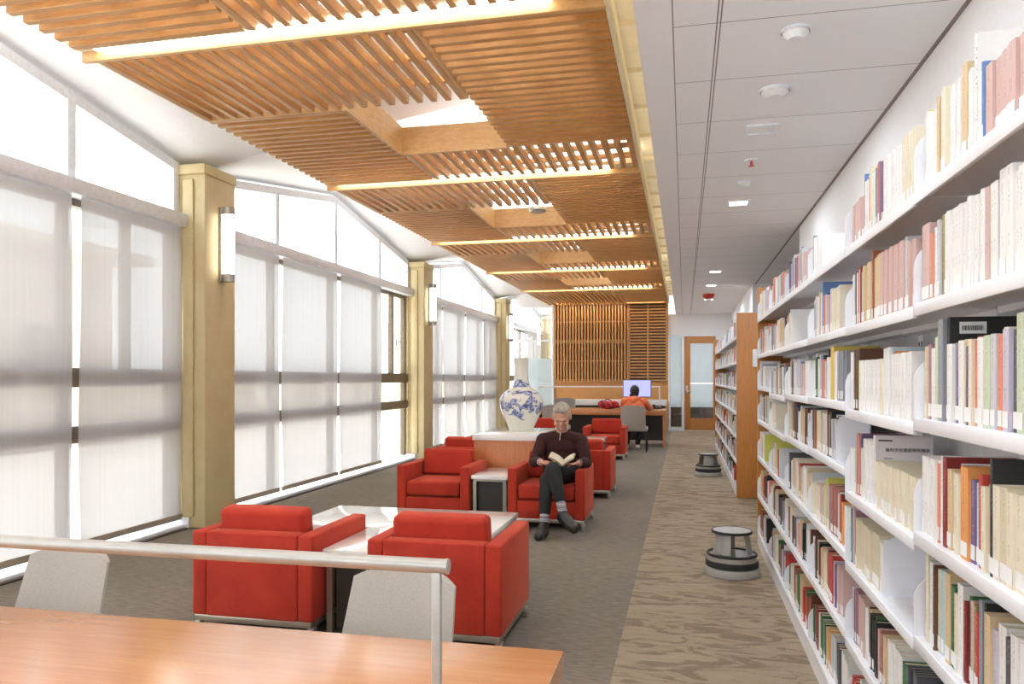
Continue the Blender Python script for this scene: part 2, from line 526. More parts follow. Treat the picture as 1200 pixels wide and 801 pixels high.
for y in (6.4, 12.4, 18.4, 24.4):
    column(y)['label'] = cl[y]
    # group is set so the four read as repeats
for o in [o for o in COL.objects if o.name.startswith('column')]:
    o['group'] = 'cream columns along the window wall'

# wall sconces on the columns
def sconce(y, label):
    t = thing('wall_sconce', label, 'wall lamp', (-4.27, y, 2.28), 0, 'tube lamps on the columns')
    s = MB(); s.box(0.0, -0.05, 0.0, 0.03, 0.05, 0.70, bevel=0.006); obj('back_plate', s, M_ALU, t)
    s = MB(); s.cone((0.075, 0, 0.07), (0.075, 0, 0.63), 0.05, n=20); obj('diffuser_tube', s, M_TUBE, t)
    for z in (0.0, 0.63):
        s = MB(); s.cone((0.075, 0, z), (0.075, 0, z + 0.07), 0.054, n=20); s.box(0.02, -0.035, z + 0.01, 0.07, 0.035, z + 0.06); obj('end_cap', s, M_ALU, t)
    return t
sconce(6.42, 'lit white tube lamp on the nearest cream column')
sconce(12.42, 'lit white tube lamp on the second cream column')
sconce(18.42, 'lit white tube lamp on the third cream column')

# window wall
def window_bay(k, y0, y1, blinds, near=False):
    """y0, y1: column centres"""
    a, c = y0 + 0.24, y1 - 0.24
    mid = (y0 + y1) / 2
    mull = [mid - 1.5, mid, mid + 1.5]
    w = thing('window_%d' % k, '', '', (XW - 0.14, mid, 0))
    for key in ('label', 'category'):
        del w[key]
    w['kind'] = 'structure'
    f = MB()
    def lb(mb, X0, Y0, Z0, X1, Y1, Z1, bv=0.004):
        mb.box(X0, Y0 - mid, Z0, X1, Y1 - mid, Z1, bevel=bv)
    # header between shades and clerestory, mullions, sloping head members
    lb(f, 0.02, a, 2.755, 0.20, c, 2.87)
    for m_ in mull + [a + 0.04, c - 0.04]:
        lb(f, -0.004, m_ - 0.04, 2.87, 0.106, m_ + 0.04, roof_z(m_) - 0.02)
    for s0, s1 in ((a, mid), (mid, c)):
        p = [V(0.0, s0 - mid, roof_z(s0) - 0.09), V(0.0, s1 - mid, roof_z(s1) - 0.09), V(0.0, s1 - mid, roof_z(s1) - 0.005), V(0.0, s0 - mid, roof_z(s0) - 0.005)]
        f.prism(p, V(0.10, 0, 0))
    obj('window_frame', f, M_FRAMEW, w)
    f = MB()
    for m_ in mull + [a + 0.03, c - 0.03]:
        lb(f, -0.03, m_ - 0.03, 0.08, 0.05, m_ + 0.03, 2.76)
    lb(f, -0.03, a, 1.30, 0.085, c, 1.45)
    lb(f, -0.03, a, 0.87, 0.085, c, 1.00)
    lb(f, -0.03, a, 2.70, 0.05, c, 2.76)
    lb(f, -0.03, c - 0.62, 1.45, 0.05, c - 0.56, 2.70)       # casement stile of the last light
    obj('lower_frame', f, M_FRAMEB, w)
    f = MB(); lb(f, -0.04, a, 0.0, 0.20, c, 0.035); obj('sill', f, M_FRAMEW, w)
    g = MB(); lb(g, 0.045, a, 0.08, 0.051, c, 2.76, 0)
    p = [V(0.045, a - mid, 2.8), V(0.045, c - mid, 2.8), V(0.045, c - mid, roof_z(c) - 0.04), V(0.045, 0, PEAK - 0.04), V(0.045, a - mid, roof_z(a) - 0.04)]
    g.prism(p, V(0.006, 0, 0))
    obj('pane', g, M_GLASS, w)
    # roller shades
    edges = [a - 0.02] + mull + [c + 0.02]
    names = blinds
    for i, (e0, e1) in enumerate(zip(edges, edges[1:])):
        if not names[i]:
            continue
        t = thing('roller_shade', names[i], 'window shade', (XW, (e0 + e1) / 2, 0.10), 0, 'roller shades down the window wall')
        hw = (e1 - e0) / 2 - 0.028
        mb = MB(); bm = mb.bm
        ny, nz = 14, 40
        ph = RNG.uniform(0, 6)
        grid = []
        for r in range(nz + 1):
            z = 2.66 * r / nz
            row = []
            wob = 0.011 * math.sin(z * 2.6 + ph) * (1 - r / nz) ** 0.4
            for q in range(ny + 1):
                s = -1 + 2 * q / ny
                y = s * hw + (wob + 0.010) * (abs(s) ** 6) * (-1 if s > 0 else 1)
                x = 0.006 * math.sin(s * 3 + ph) + 0.012 * abs(s) ** 3 * math.sin(z * 2.2 + ph + s)
                row.append(bm.verts.new((x, y, z)))
            grid.append(row)
        for r in range(nz):
            for q in range(ny):
                bm.faces.new((grid[r][q], grid[r][q + 1], grid[r + 1][q + 1], grid[r + 1][q]))
        obj('cloth', mb, M_BLIND, t)
        hb = MB(); hb.box(-0.010, -hw, -0.02, 0.010, hw, 0.03, bevel=0.004); obj('hem_bar', hb, M_HEM, t)
    return w
def shade_names(bay):
    return ['%s white mesh roller shade, %s from the left in %s' % ('lowered', o, bay) for o in ('first', 'second', 'third', 'fourth')]
n0 = [None] * 4
n1 = [None, None, 'lowered white mesh roller shade at the left edge of the view', 'lowered white mesh roller shade just left of the nearest column']
n2 = ['lowered white mesh roller shade just right of the nearest column', 'lowered white mesh roller shade, second in the middle window bay', 'lowered white mesh roller shade left of the uncovered window', None]
n3 = ['narrow-looking white roller shade just right of the second column', 'white roller shade, second beyond the second column', 'white roller shade, third beyond the second column', 'white roller shade just left of the third column']
n4 = [None, None, 'pale roller shade behind the glass partition, nearer one', 'pale roller shade behind the glass partition, farther one']
window_bay(1, -5.6, 0.4, n0); window_bay(2, 0.4, 6.4, n1); window_bay(3, 6.4, 12.4, n2); window_bay(4, 12.4, 18.4, n3); window_bay(5, 18.4, 24.4, n4)
b = MB(); b.box(-4.47, -3, 0.0, -4.40, 6.1, 0.014, bevel=0.003)
for y0 in (6.66, 12.66):
    b.box(-4.5, y0, 0.0, -4.40, y0 + 5.48, 0.014, bevel=0.003)
struct('baseboard_left', b, M_DARKM)
# casement latch on the uncovered window
t = thing('window_latch', 'small white latch on the uncovered window beside the second column', 'latch', (XW - 0.085, 11.68, 1.95))
l = MB(); l.box(0, -0.02, -0.06, 0.02, 0.02, 0.06, bevel=0.005); obj('plate', l, M_FRAMEW, t)
l = MB(); l.cone((0.02, 0, 0.02), (0.05, 0, 0.02), 0.009, n=10); l.box(0.04, -0.01, 0.0, 0.055, 0.09, 0.03, bevel=0.005); obj('handle', l, M_FRAMEW, t)

# outdoors
b = MB(); b.box(-60, -40, -0.3, -4.8, 70, -0.12); b.box(-4.8, -40, -0.3, 20, -3.12, -0.12); struct('ground', b, M_PAVE)
b = MB(); b.box(-13.4, -20, -0.12, -13, 60, 1.5); b.box(-13.5, -20, 1.5, -12.9, 60, 1.6); o = obj('garden_wall', b, M_STUCCO); tag(o, 'low pale garden wall outside the windows', 'wall'); o['kind'] = 'structure'
b = MB(); b.box(-20, -4, -0.12, -14.5, 17, 4.3); b.box(-20, -4.5, 4.3, -13.6, 17.5, 4.55)
for k in range(7):
    b.box(-14.55, -2.6 + k * 2.8, 1.0, -14.45, -1.2 + k * 2.8, 2.6, mi=1)
o = obj('neighbouring_building', b, [M_STUCCO, M_DARKM]); tag(o, 'pale low building across the paving outside the windows', 'building'); o['kind'] = 'structure'

# ------------------------------------------------------------------ timber ceiling canopy
CZ = 3.32
BEAM = [0.72, 4.0, 7.28, 10.6, 13.75, 16.8]
PX0, PX1, PA, PB = -3.55, -0.40, -2.40, -1.47
def slat_panel(x0, x1, y0, y1, axis, label, well=None):
    t = thing('slatted_ceiling_panel', label, 'ceiling panel', ((x0 + x1) / 2, (y0 + y1) / 2, CZ), 0, 'slatted oak panels of the ceiling canopy')
    hx, hy = (x1 - x0) / 2 - 0.012, (y1 - y0) / 2 - 0.012
    s = MB(); f = MB(); SH = 0.065
    if axis == 'y':
        n = max(3, round(2 * hx / 0.105))
        for i in range(n):
            x = -hx + 0.03 + (2 * hx - 0.06) * i / (n - 1)
            s.box(x - 0.022, -hy, 0, x + 0.022, hy, SH, bevel=0.004, seg=1)
        for q in (-0.7, 0.0, 0.7):
            f.box(-hx, q * hy - 0.02, SH, hx, q * hy + 0.02, SH + 0.04)
    else:
        n = max(3, round(2 * hy / 0.105))
        for i in range(n):
            y = -hy + 0.03 + (2 * hy - 0.06) * i / (n - 1)
            s.box(-hx, y - 0.022, 0, hx, y + 0.022, SH, bevel=0.004, seg=1)
        for q in (-0.7, 0.0, 0.7):
            f.box(q * hx - 0.02, -hy, SH, q * hx + 0.02, hy, SH + 0.04)
    obj('slats', s, M_OAKX if axis == 'x' else M_OAKY, t)
    # edge boards just above the slats' undersides
    e = 0.018
    if axis == 'y':
        f.box(-hx - 0.01, -hy, 0.004, -hx - 0.01 + e, hy, 0.10); f.box(hx + 0.01 - e, -hy, 0.004, hx + 0.01, hy, 0.10)
    else:
        f.box(-hx, -hy - 0.01, 0.004, hx, -hy - 0.01 + e, 0.10); f.box(-hx, hy + 0.01 - e, 0.004, hx, hy + 0.01, 0.10)
    obj('frame', f, M_OAKF, t)
    if well:
        wb = MB(); wb.box(*[v for v in well]); obj('well_board', wb, M_OAKF, t)
    return t
bay_n = ['overhead bay nearest the camera', 'second ceiling bay', 'third ceiling bay', 'fourth ceiling bay', 'fifth ceiling bay', 'last ceiling bay by the back wall']
for i, y0 in enumerate(BEAM):
    last = i == len(BEAM) - 1
    y1 = 20.2 if last else BEAM[i + 1] - 0.14
    yo = 0.0
    ym1 = y0 + 0.33 * (y1 - y0 + 0.3); ym2 = y0 + 0.66 * (y1 - y0 + 0.3)
    nm = bay_n[i]
    if not last:
        slat_panel(PX0, PB, y0 + yo, ym1, 'y', 'oak panel of lengthwise slats at the window-side front of the ' + nm)
        slat_panel(PB, PX1, y0 + yo, ym2, 'x', 'oak panel of crosswise slats at the aisle-side front of the ' + nm)
        hx = (PA - PX0) / 2; hy = (y1 - ym1) / 2
        slat_panel(PX0, PA, ym1, y1, 'x', 'oak panel of crosswise slats at the window-side rear of the ' + nm,
                   well=(hx - 0.03, -hy, 0.0, hx, ym2 - (ym1 + y1) / 2, 0.24))
        hx = (PX1 - PA) / 2; hy = (y1 - ym2) / 2
        slat_panel(PA, PX1, ym2, y1, 'y', 'oak panel of lengthwise slats at the aisle-side rear of the ' + nm,
                   well=(-hx, -hy, 0.0, PB - (PA + PX1) / 2, -hy + 0.03, 0.24))
    else:
        slat_panel(PX0, PB, y0, y1, 'y', 'oak panel of lengthwise slats at the window side of the ' + nm)
        slat_panel(PB, PX1, y0, y1, 'x', 'oak panel of crosswise slats at the aisle side of the ' + nm)
    # cross beam with its strip light
    t = thing('strip_light_beam', 'long lit strip light along the oak cross beam opening the ' + nm, 'ceiling light', ((PX0 + PX1) / 2, y0 - 0.02, CZ - 0.02), 0, 'strip lights across the timber canopy')
    hx = (PX1 - PX0) / 2
    s = MB(); s.box(-hx - 0.05, -0.015, 0.004, hx, 0.018, 0.085, bevel=0.004); obj('beam_board', s, M_OAKF, t)
    s = MB(); s.box(-hx + 0.08, -0.10, 0.05, hx - 0.28, -0.03, 0.062); obj('diffuser_strip', s, M_STRIP, t)
    s = MB(); s.box(-hx - 0.05, -0.15, 0.062, hx, -0.02, 0.09); obj('light_tray', s, M_CREAM2, t)
b = MB(); b.box(PX1 - 0.005, BEAM[0], CZ - 0.01, PX1 + 0.02, 20.2, CZ + 0.14)
struct('trim_canopy', b, M_CREAM2)
b = MB(); b.box(-0.62, BEAM[0], 3.52, -0.224, 20.2, 3.56)
for k in range(27):
    b.box(-0.62, BEAM[0] + 0.3 + k * 0.72, 3.49, -0.224, BEAM[0] + 0.36 + k * 0.72, 3.52)
struct('trim_cove', b, M_CREAM2)
t = thing('hanger_brace', 'thin white brace rod in the open well of the second ceiling bay', 'brace', (-1.95, 5.55, 3.45))
s = MB(); s.cone((-0.18, -0.3, 0.0), (0.32, 0.35, 0.35), 0.02, n=10); obj('rod', s, M_FRAMEW, t)
s = MB(); s.cone((0.32, 0.35, 0.33), (0.32, 0.35, 0.37), 0.04, n=12); obj('ceiling_plate', s, M_FRAMEW, t)
t = thing('ceiling_spotlight', 'small round chrome lamp in the open well of the third ceiling bay', 'ceiling light', (-1.75, 9.15, 3.40))
s = MB(); s.lathe([(0.0, 0.0), (0.09, 0.0), (0.11, 0.02), (0.11, 0.05), (0.0, 0.05)], 20); obj('housing', s, M_STEEL, t)
s = MB(); s.cone((0, 0, 0.05), (0, 0, 0.36), 0.01, n=8); obj('stem', s, M_STEEL, t)

# slatted panels on the back wall
def wall_slats(x0, x1, z0, z1, axis, label):
    t = thing('slatted_wall_panel', label, 'wall panel', ((x0 + x1) / 2, YB - 0.002, z0), 0, 'slatted oak panels on the back wall')
    hx, hz = (x1 - x0) / 2 - 0.01, z1 - z0
    s = MB(); f = MB()
    if axis == 'z':
        n = round(2 * hx / 0.08)
        for i in range(n):
            x = -hx + 0.02 + (2 * hx - 0.04) * i / (n - 1)
            s.box(x - 0.018, -0.10, 0, x + 0.018, -0.03, hz)
        for q in (0.01, 0.5, 0.97):
            f.box(-hx, -0.035, q * hz, hx, -0.001, q * hz + 0.03)
        f.box(-hx, -0.105, -0.02, hx, -0.001, 0.0); f.box(-hx, -0.105, hz, hx, -0.001, hz + 0.02)
    else:
        n = round(hz / 0.08)
        for i in range(n):
            z = 0.02 + (hz - 0.04) * i / (n - 1)
            s.box(-hx, -0.10, z - 0.018, hx, -0.03, z + 0.018)
        for q in (-0.96, 0.0, 0.96):
            f.box(q * hx - 0.02, -0.06, 0, q * hx + 0.02, -0.001, hz)
        f.box(-hx - 0.02, -0.105, 0, -hx, -0.001, hz)
    k_ = MB(); k_.box(-hx, -0.028, 0, hx, -0.002, hz); obj('backing', k_, M_GAPSHADE, t)  # dark sheet standing in for shade in the slat gaps
    obj('slats', s, M_OAKZ if axis == 'z' else M_OAKX, t)
    obj('frame', f, M_OAKF, t)
wall_slats(-3.42, -1.50, 2.36, 3.36, 'z', 'upper oak panel of upright slats on the back wall')
wall_slats(-3.42, -1.50, 1.30, 2.33, 'z', 'lower oak panel of upright slats on the back wall')
wall_slats(-1.45, -0.42, 1.30, 3.36, 'x', 'tall oak panel of level slats above the computer screen on the back wall')

# glazed door and sidelight in the back wall
def sheet(mb, x0, x1, y, z0, z1, t=0.01):
    mb.box(x0, y, z0, x1, y + t, z1)
d = thing('door_1', '', '', (0.39, YB + 0.03, 0))
for key in ('label', 'category'):
    del d[key]
d['kind'] = 'structure'
s = MB()
s.box(-0.39, 0, 0.02, -0.24, 0.05, 2.46, bevel=0.004); s.box(0.34, 0, 0.02, 0.40, 0.05, 2.46, bevel=0.004)
s.box(-0.24, 0, 2.28, 0.34, 0.05, 2.46); s.box(-0.24, 0, 0.02, 0.34, 0.05, 0.33)
obj('door_leaf', s, M_ENDW, d)
s = MB(); sheet(s, -0.24, 0.34, 0.02, 0.33, 2.28); obj('pane', s, M_GLASS, d)
s = MB(); sheet(s, -0.24, 0.34, 0.015, 0.62, 1.22, 0.003); sheet(s, -0.24, 0.34, 0.015, 1.26, 2.28, 0.003); obj('frosted_band', s, M_FROST, d)
s = MB(); s.cone((-0.33, -0.05, 1.04), (-0.33, 0.0, 1.04), 0.012, n=10); s.cone((-0.33, -0.05, 1.04), (-0.22, -0.05, 1.04), 0.010, n=10); s.box(-0.36, -0.008, 0.96, -0.30, 0.0, 1.18, bevel=0.003); obj('door_handle', s, M_STEEL, d)
s = MB(); s.box(-0.41, -0.01, 0, -0.39, 0.07, 2.5); s.box(-0.41, -0.01, 2.46, 0.42, 0.07, 2.5); s.box(0.40, -0.01, 0, 0.42, 0.07, 2.5); obj('door_frame', s, M_FRAMEW, d)
d = thing('window_6', '', '', (-0.2, YB + 0.03, 0))
for key in ('label', 'category'):
    del d[key]
d['kind'] = 'structure'
s = MB(); s.box(-0.2, 0, 0, -0.15, 0.05, 2.5); s.box(0.13, 0, 0, 0.18, 0.05, 2.5); s.box(-0.15, 0, 2.44, 0.13, 0.05, 2.5); s.box(-0.15, 0, 0, 0.13, 0.05, 0.08); obj('window_frame', s, M_FRAMEW, d)
s = MB(); sheet(s, -0.15, 0.13, 0.02, 0.08, 2.44); obj('pane', s, M_GLASS, d)
s = MB(); sheet(s, -0.15, 0.13, 0.015, 0.62, 2.44, 0.003); obj('frosted_band', s, M_FROST, d)
# glass partition at the left
d = thing('window_7', '', '', (-3.97, YB - 0.06, 0))
for key in ('label', 'category'):
    del d[key]
d['kind'] = 'structure'
s = MB(); s.box(-0.53, 0, 0, -0.50, 0.05, 3.3); s.box(0.49, 0, 0, 0.53, 0.05, 3.3); s.box(-0.5, 0, 2.36, 0.49, 0.05, 2.41); s.box(-0.5, 0, 0, 0.49, 0.05, 0.08); obj('window_frame', s, M_FRAMEW, d)
s = MB(); sheet(s, -0.5, 0.49, 0.02, 0.08, 3.3); obj('pane', s, M_GLASS, d)
s = MB(); sheet(s, -0.5, 0.49, 0.015, 0.35, 1.90, 0.003); obj('frosted_band', s, M_FROST, d)
# furniture glimpsed through the door
t = thing('cabinet', 'low dark cabinet seen through the clear lower glass of the door', 'cabinet', (0.1, 22.3, 0))
s = MB(); s.box(-0.7, -0.25, 0.06, 0.9, 0.25, 0.68, bevel=0.01); obj('body', s, M_DARKP, t)
s = MB(); s.box(-0.72, -0.27, 0.68, 0.92, 0.27, 0.71, bevel=0.004); obj('top', s, M_DARKM, t)
s = MB(); s.box(-0.68, -0.22, 0, 0.88, 0.2, 0.06); obj('plinth', s, M_BLACK, t)

# ------------------------------------------------------------------ ceiling fittings over the aisle
def downlight(x, y, label, lit=True):
    t = thing('downlight', label, 'ceiling light', (x, y, 3.04), 0, 'square downlights over the book aisle')
    s = MB(); 
    for (a0, a1, b0, b1) in ((-0.1, 0.1, -0.1, -0.08), (-0.1, 0.1, 0.08, 0.1), (-0.1, -0.08, -0.08, 0.08), (0.08, 0.1, -0.08, 0.08)):
        s.box(a0, b0, -0.012, a1, b1, 0.0)
    obj('trim_ring', s, M_FRAMEW, t)
    s = MB(); s.box(-0.08, -0.08, -0.004, 0.08, 0.08, -0.001); obj('lens', s, M_DOWN if lit else M_LABEL, t)
    return t
DL = [(0.50, 5.34, 'nearest square ceiling downlight, pale, third fitting along the aisle'), (0.50, 7.53, 'brightly lit square downlight in the middle of the aisle ceiling'),
      (0.47, 12.3, 'small lit downlight far along the aisle ceiling'), (0.47, 14.1, 'small lit downlight just nearer than the red alarm'), (0.50, 16.6, 'farthest lit downlight, beyond the red alarm')]
for x, y, lb_ in DL:
    downlight(x, y, lb_, y > 6)
def detector(x, y, label, r=0.075):
    t = thing('smoke_detector', label, 'smoke detector', (x, y, 3.04), 0, 'round detectors on the aisle ceiling')
    s = MB(); s.lathe([(0.0, -0.045), (r * 0.55, -0.045), (r * 0.8, -0.03), (r, -0.02), (r, 0.0), (0, 0.0)], 24); obj('housing', s, M_LABEL, t)
    s = MB(); s.lathe([(r * 1.12, -0.012), (r * 1.15, -0.004), (r * 1.15, 0.0)], 24); obj('base_ring', s, M_FRAMEW, t)
detector(0.52, 3.86, 'faint flat white disc, nearest fitting on the aisle ceiling', 0.06)
detector(0.51, 4.63, 'round white smoke detector, second fitting on the aisle ceiling')
detector(0.50, 6.75, 'small white disc between the two nearest downlights on the ceiling', 0.05)
t = thing('sprinkler_head', 'tiny ceiling sprinkler with a red bulb between the two nearest downlights', 'sprinkler', (0.50, 6.08, 3.04))
s = MB(); s.lathe([(0.0, -0.012), (0.045, -0.01), (0.05, 0.0), (0, 0)], 20); obj('escutcheon', s, M_LABEL, t)
s = MB(); s.cone((0, 0, -0.045), (0, 0, -0.012), 0.010, n=10); s.cone((0, 0, -0.05), (0, 0, -0.045), 0.022, n=12); obj('bulb', s, M_REDPL, t)
t = thing('fire_alarm', 'red ceiling fire alarm near the far end of the aisle', 'alarm', (0.465, 15.6, 3.046))
s = MB(); s.lathe([(0.0, -0.10), (0.07, -0.095), (0.11, -0.06), (0.12, 0.0), (0, 0)], 20); obj('horn', s, M_REDPL, t)
s = MB(); s.box(-0.05, -0.03, -0.13, 0.05, 0.03, -0.095, bevel=0.01); obj('strobe_lens', s, M_LABEL, t)

# ------------------------------------------------------------------ book stacks
PAL = dict(wh=((236, 235, 233), 'white'), cr=((228, 220, 198), 'cream'), iv=((214, 204, 178), 'ivory'), tn=((214, 190, 152), 'tan'),
           og=((228, 158, 92), 'orange'), br=((100, 64, 48), 'brown'), rb=((158, 96, 66), 'rust-brown'), rd=((190, 66, 60), 'red'),
           dr=((132, 44, 42), 'dark red'), co=((222, 142, 118), 'coral'), pk=((208, 178, 172), 'pinkish beige'), mv=((160, 122, 134), 'mauve'),
           lv=((200, 192, 208), 'lavender'), pu=((112, 94, 136), 'purple'), nb=((60, 68, 104), 'navy'), bl=((104, 140, 196), 'blue'),
           lb=((186, 206, 220), 'pale blue'), tl=((120, 158, 162), 'teal'), gn=((66, 110, 70), 'green'), lg=((200, 210, 184), 'pale green'),
           ol=((144, 134, 84), 'olive'), yl=((214, 188, 84), 'yellow'), yg=((206, 206, 98), 'lime'), gy=((148, 152, 160), 'grey'),
           lt=((202, 204, 210), 'light grey'), dg=((84, 86, 94), 'dark grey'), bk=((38, 40, 40), 'black'), pl=((232, 226, 230), 'pale lavender'), rs=((168, 112, 104), 'rose-brown'))
def book_mat(code, rgb):
    t = NT('book_cloth_' + PAL[code][1].replace(' ', '_'))
    tc = t.n('ShaderNodeTexCoord')
    sp = t.n('ShaderNodeSeparateXYZ'); t.l(tc.outputs['Object'], sp.inputs[0])
    # rows of tiny illegible title print down the spine
    n = t.noise((0.0, 420, 190), 1.0, 1.0)
    seg = t.noise((0.0, 0.0, 14), 1.0, 1.0)
    ink = t.math('MULTIPLY', t.math('GREATER_THAN', n, 0.56), t.math('LESS_THAN', t.math('ABSOLUTE', sp.outputs['Y']), 0.0045))
    ink = t.math('MULTIPLY', ink, t.math('LESS_THAN', sp.outputs['X'], 0.003))
    ink = t.math('MULTIPLY', ink, t.math('GREATER_THAN', seg, 0.45))
    ink = t.math('MULTIPLY', ink, t.math('GREATER_THAN', sp.outputs['Z'], 0.06))
    lum = sum(rgb) / 3
    inkc = tuple(v * 0.45 for v in rgb) if lum > 130 else tuple(min(255, v + 110) for v in rgb)
    base = t.mix(t.math('MULTIPLY', t.noise((1, 1, 1), 9.0), 0.5), lin(rgb), lin(tuple(v * 0.9 for v in rgb)))
    t.bsdf(t.mix(t.math('MULTIPLY', ink, 0.5), base, lin(inkc)), 0.5)
    return t.m
BM = {k: book_mat(k, v[0]) for k, v in PAL.items()}

SX = 0.59
# per bay: near edge y, shelf top heights from the top shelf down
ZS = [1.86, 1.565, 1.262, 0.967, 0.69, 0.395, 0.10]
BAYS = [
    (1.315, 2.20, [1.86, 1.567, 1.266, 0.967, 0.692, 0.39, 0.10]),
    (2.20, 3.08, [1.858, 1.562, 1.253, 0.948, 0.684, 0.397, 0.10]),
    (3.08, 3.965, [1.86, 1.565, 1.280, 1.033, 0.715, 0.42, 0.10]),
    (3.965, 4.85, [1.86, 1.565, 1.278, 1.030, 0.715, 0.42, 0.10]),
    (4.85, 5.725, [1.86, 1.565, 1.262, 1.02, 0.72, 0.42, 0.10]),
    (5.725, 6.60, [1.86, 1.565, 1.305, 1.03, 0.73, 0.42, 0.10])]
FARB = [(9.12 + 0.9 * i, 10.02 + 0.9 * i, list(ZS)) for i in range(7)]

def bracket_poly(z, y):
    """rounded shelf end bracket, profile in xz"""
    pts = [V(0.0, y, z - 0.012)]
    pts.append(V(0.0, y, z + 0.05))
    for k in range(7):
        a = math.pi - k * math.pi / 2 / 6
        pts.append(V(0.06 + 0.06 * math.cos(a), y, z + 0.09 + 0.07 * math.sin(a)))
    pts += [V(0.25, y, z + 0.19), V(0.25, y, z - 0.012)]
    return pts
def bay(i, y0, y1, zs, label, group, x=SX, ends=()):
    t = thing('bookcase_bay', label, 'bookcase', (x, y0, 0), 0, group)
    L = y1 - y0
    for yy in (0.0, L - 0.03):
        p = MB(); p.box(0.262, yy, 0, 0.30, yy + 0.03, 2.1)
        for k in range(40):
            p.box(0.2605, yy + 0.011, 0.08 + k * 0.05, 0.2621, yy + 0.019, 0.105 + k * 0.05, mi=1)
        obj('upright', p, [M_SHELF, M_DARKM], t)
    p = MB(); p.box(0.285, 0.03, 0.05, 0.295, L - 0.03, 2.08); obj('back_sheet', p, M_SHELFB, t)
    p = MB(); p.box(0.0, 0.0, 0.0, 0.02, L, 0.07); obj('kick_plate', p, M_SHELF, t)
    for z in zs:
        p = MB()
        p.box(0.0, 0.004, z - 0.034, 0.012, L - 0.004, z, bevel=0.003)
        p.box(0.01, 0.004, z - 0.012, 0.26, L - 0.004, z)
        p.box(0.20, 0.004, z - 0.03, 0.26, L - 0.004, z - 0.012)
        s = obj('shelf', p, M_SHELF, t)
        for yy in (L - 0.009,):
            q = MB(); q.prism(bracket_poly(z, yy), V(0, 0.003, 0)); obj('bracket', q, M_SHELF, s)
    return t
bw = ['nearest white steel bookcase bay, at the right edge of the view', 'second white steel bookcase bay from the camera', 'third white steel bookcase bay from the camera, around eye level in the photo',
      'fourth white steel bookcase bay from the camera', 'fifth white steel bookcase bay from the camera', 'sixth white steel bookcase bay, last of the near row']
bw[2] = 'third white steel bookcase bay from the camera'
for i, (y0, y1, zs) in enumerate(BAYS):
    t = bay(i, y0, y1, zs, bw[i], 'white bookcase bays of the near row')
    if i == 5:
        p = MB(); p.box(0.0, y1 - y0, 0.0, 0.32, y1 - y0 + 0.03, 2.12, bevel=0.003); obj('end_panel', p, M_ENDW, t)
for i, (y0, y1, zs) in enumerate(FARB):
    t = bay(i, y0, y1, zs, '%s white bookcase bay of the far row, counted from its wooden end panel' % ORD[i], 'white bookcase bays of the far row')
    if i == 0:
        p = MB(); p.box(-0.005, -0.035, 0.0, 0.55, 0.0, 2.12, bevel=0.003); obj('end_panel', p, M_ENDW, t)['label'] = 'tall orange-brown wooden end panel'
    if i == 6:
        p = MB(); p.box(0.0, y1 - y0, 0.0, 0.30, y1 - y0 + 0.03, 2.12, bevel=0.003); obj('end_panel', p, M_ENDW, t)
t = thing('range_sign', 'small blank pale sign plate on the wooden end panel of the far row', 'sign', (0.86, 9.085, 1.50))
p = MB(); p.box(-0.10, -0.012, 0.0, 0.10, -0.001, 0.20, bevel=0.003); obj('holder', p, M_SHELF, t)
p = MB(); p.box(-0.09, -0.014, 0.01, 0.09, -0.0125, 0.19); obj('card', p, M_LABEL, t)

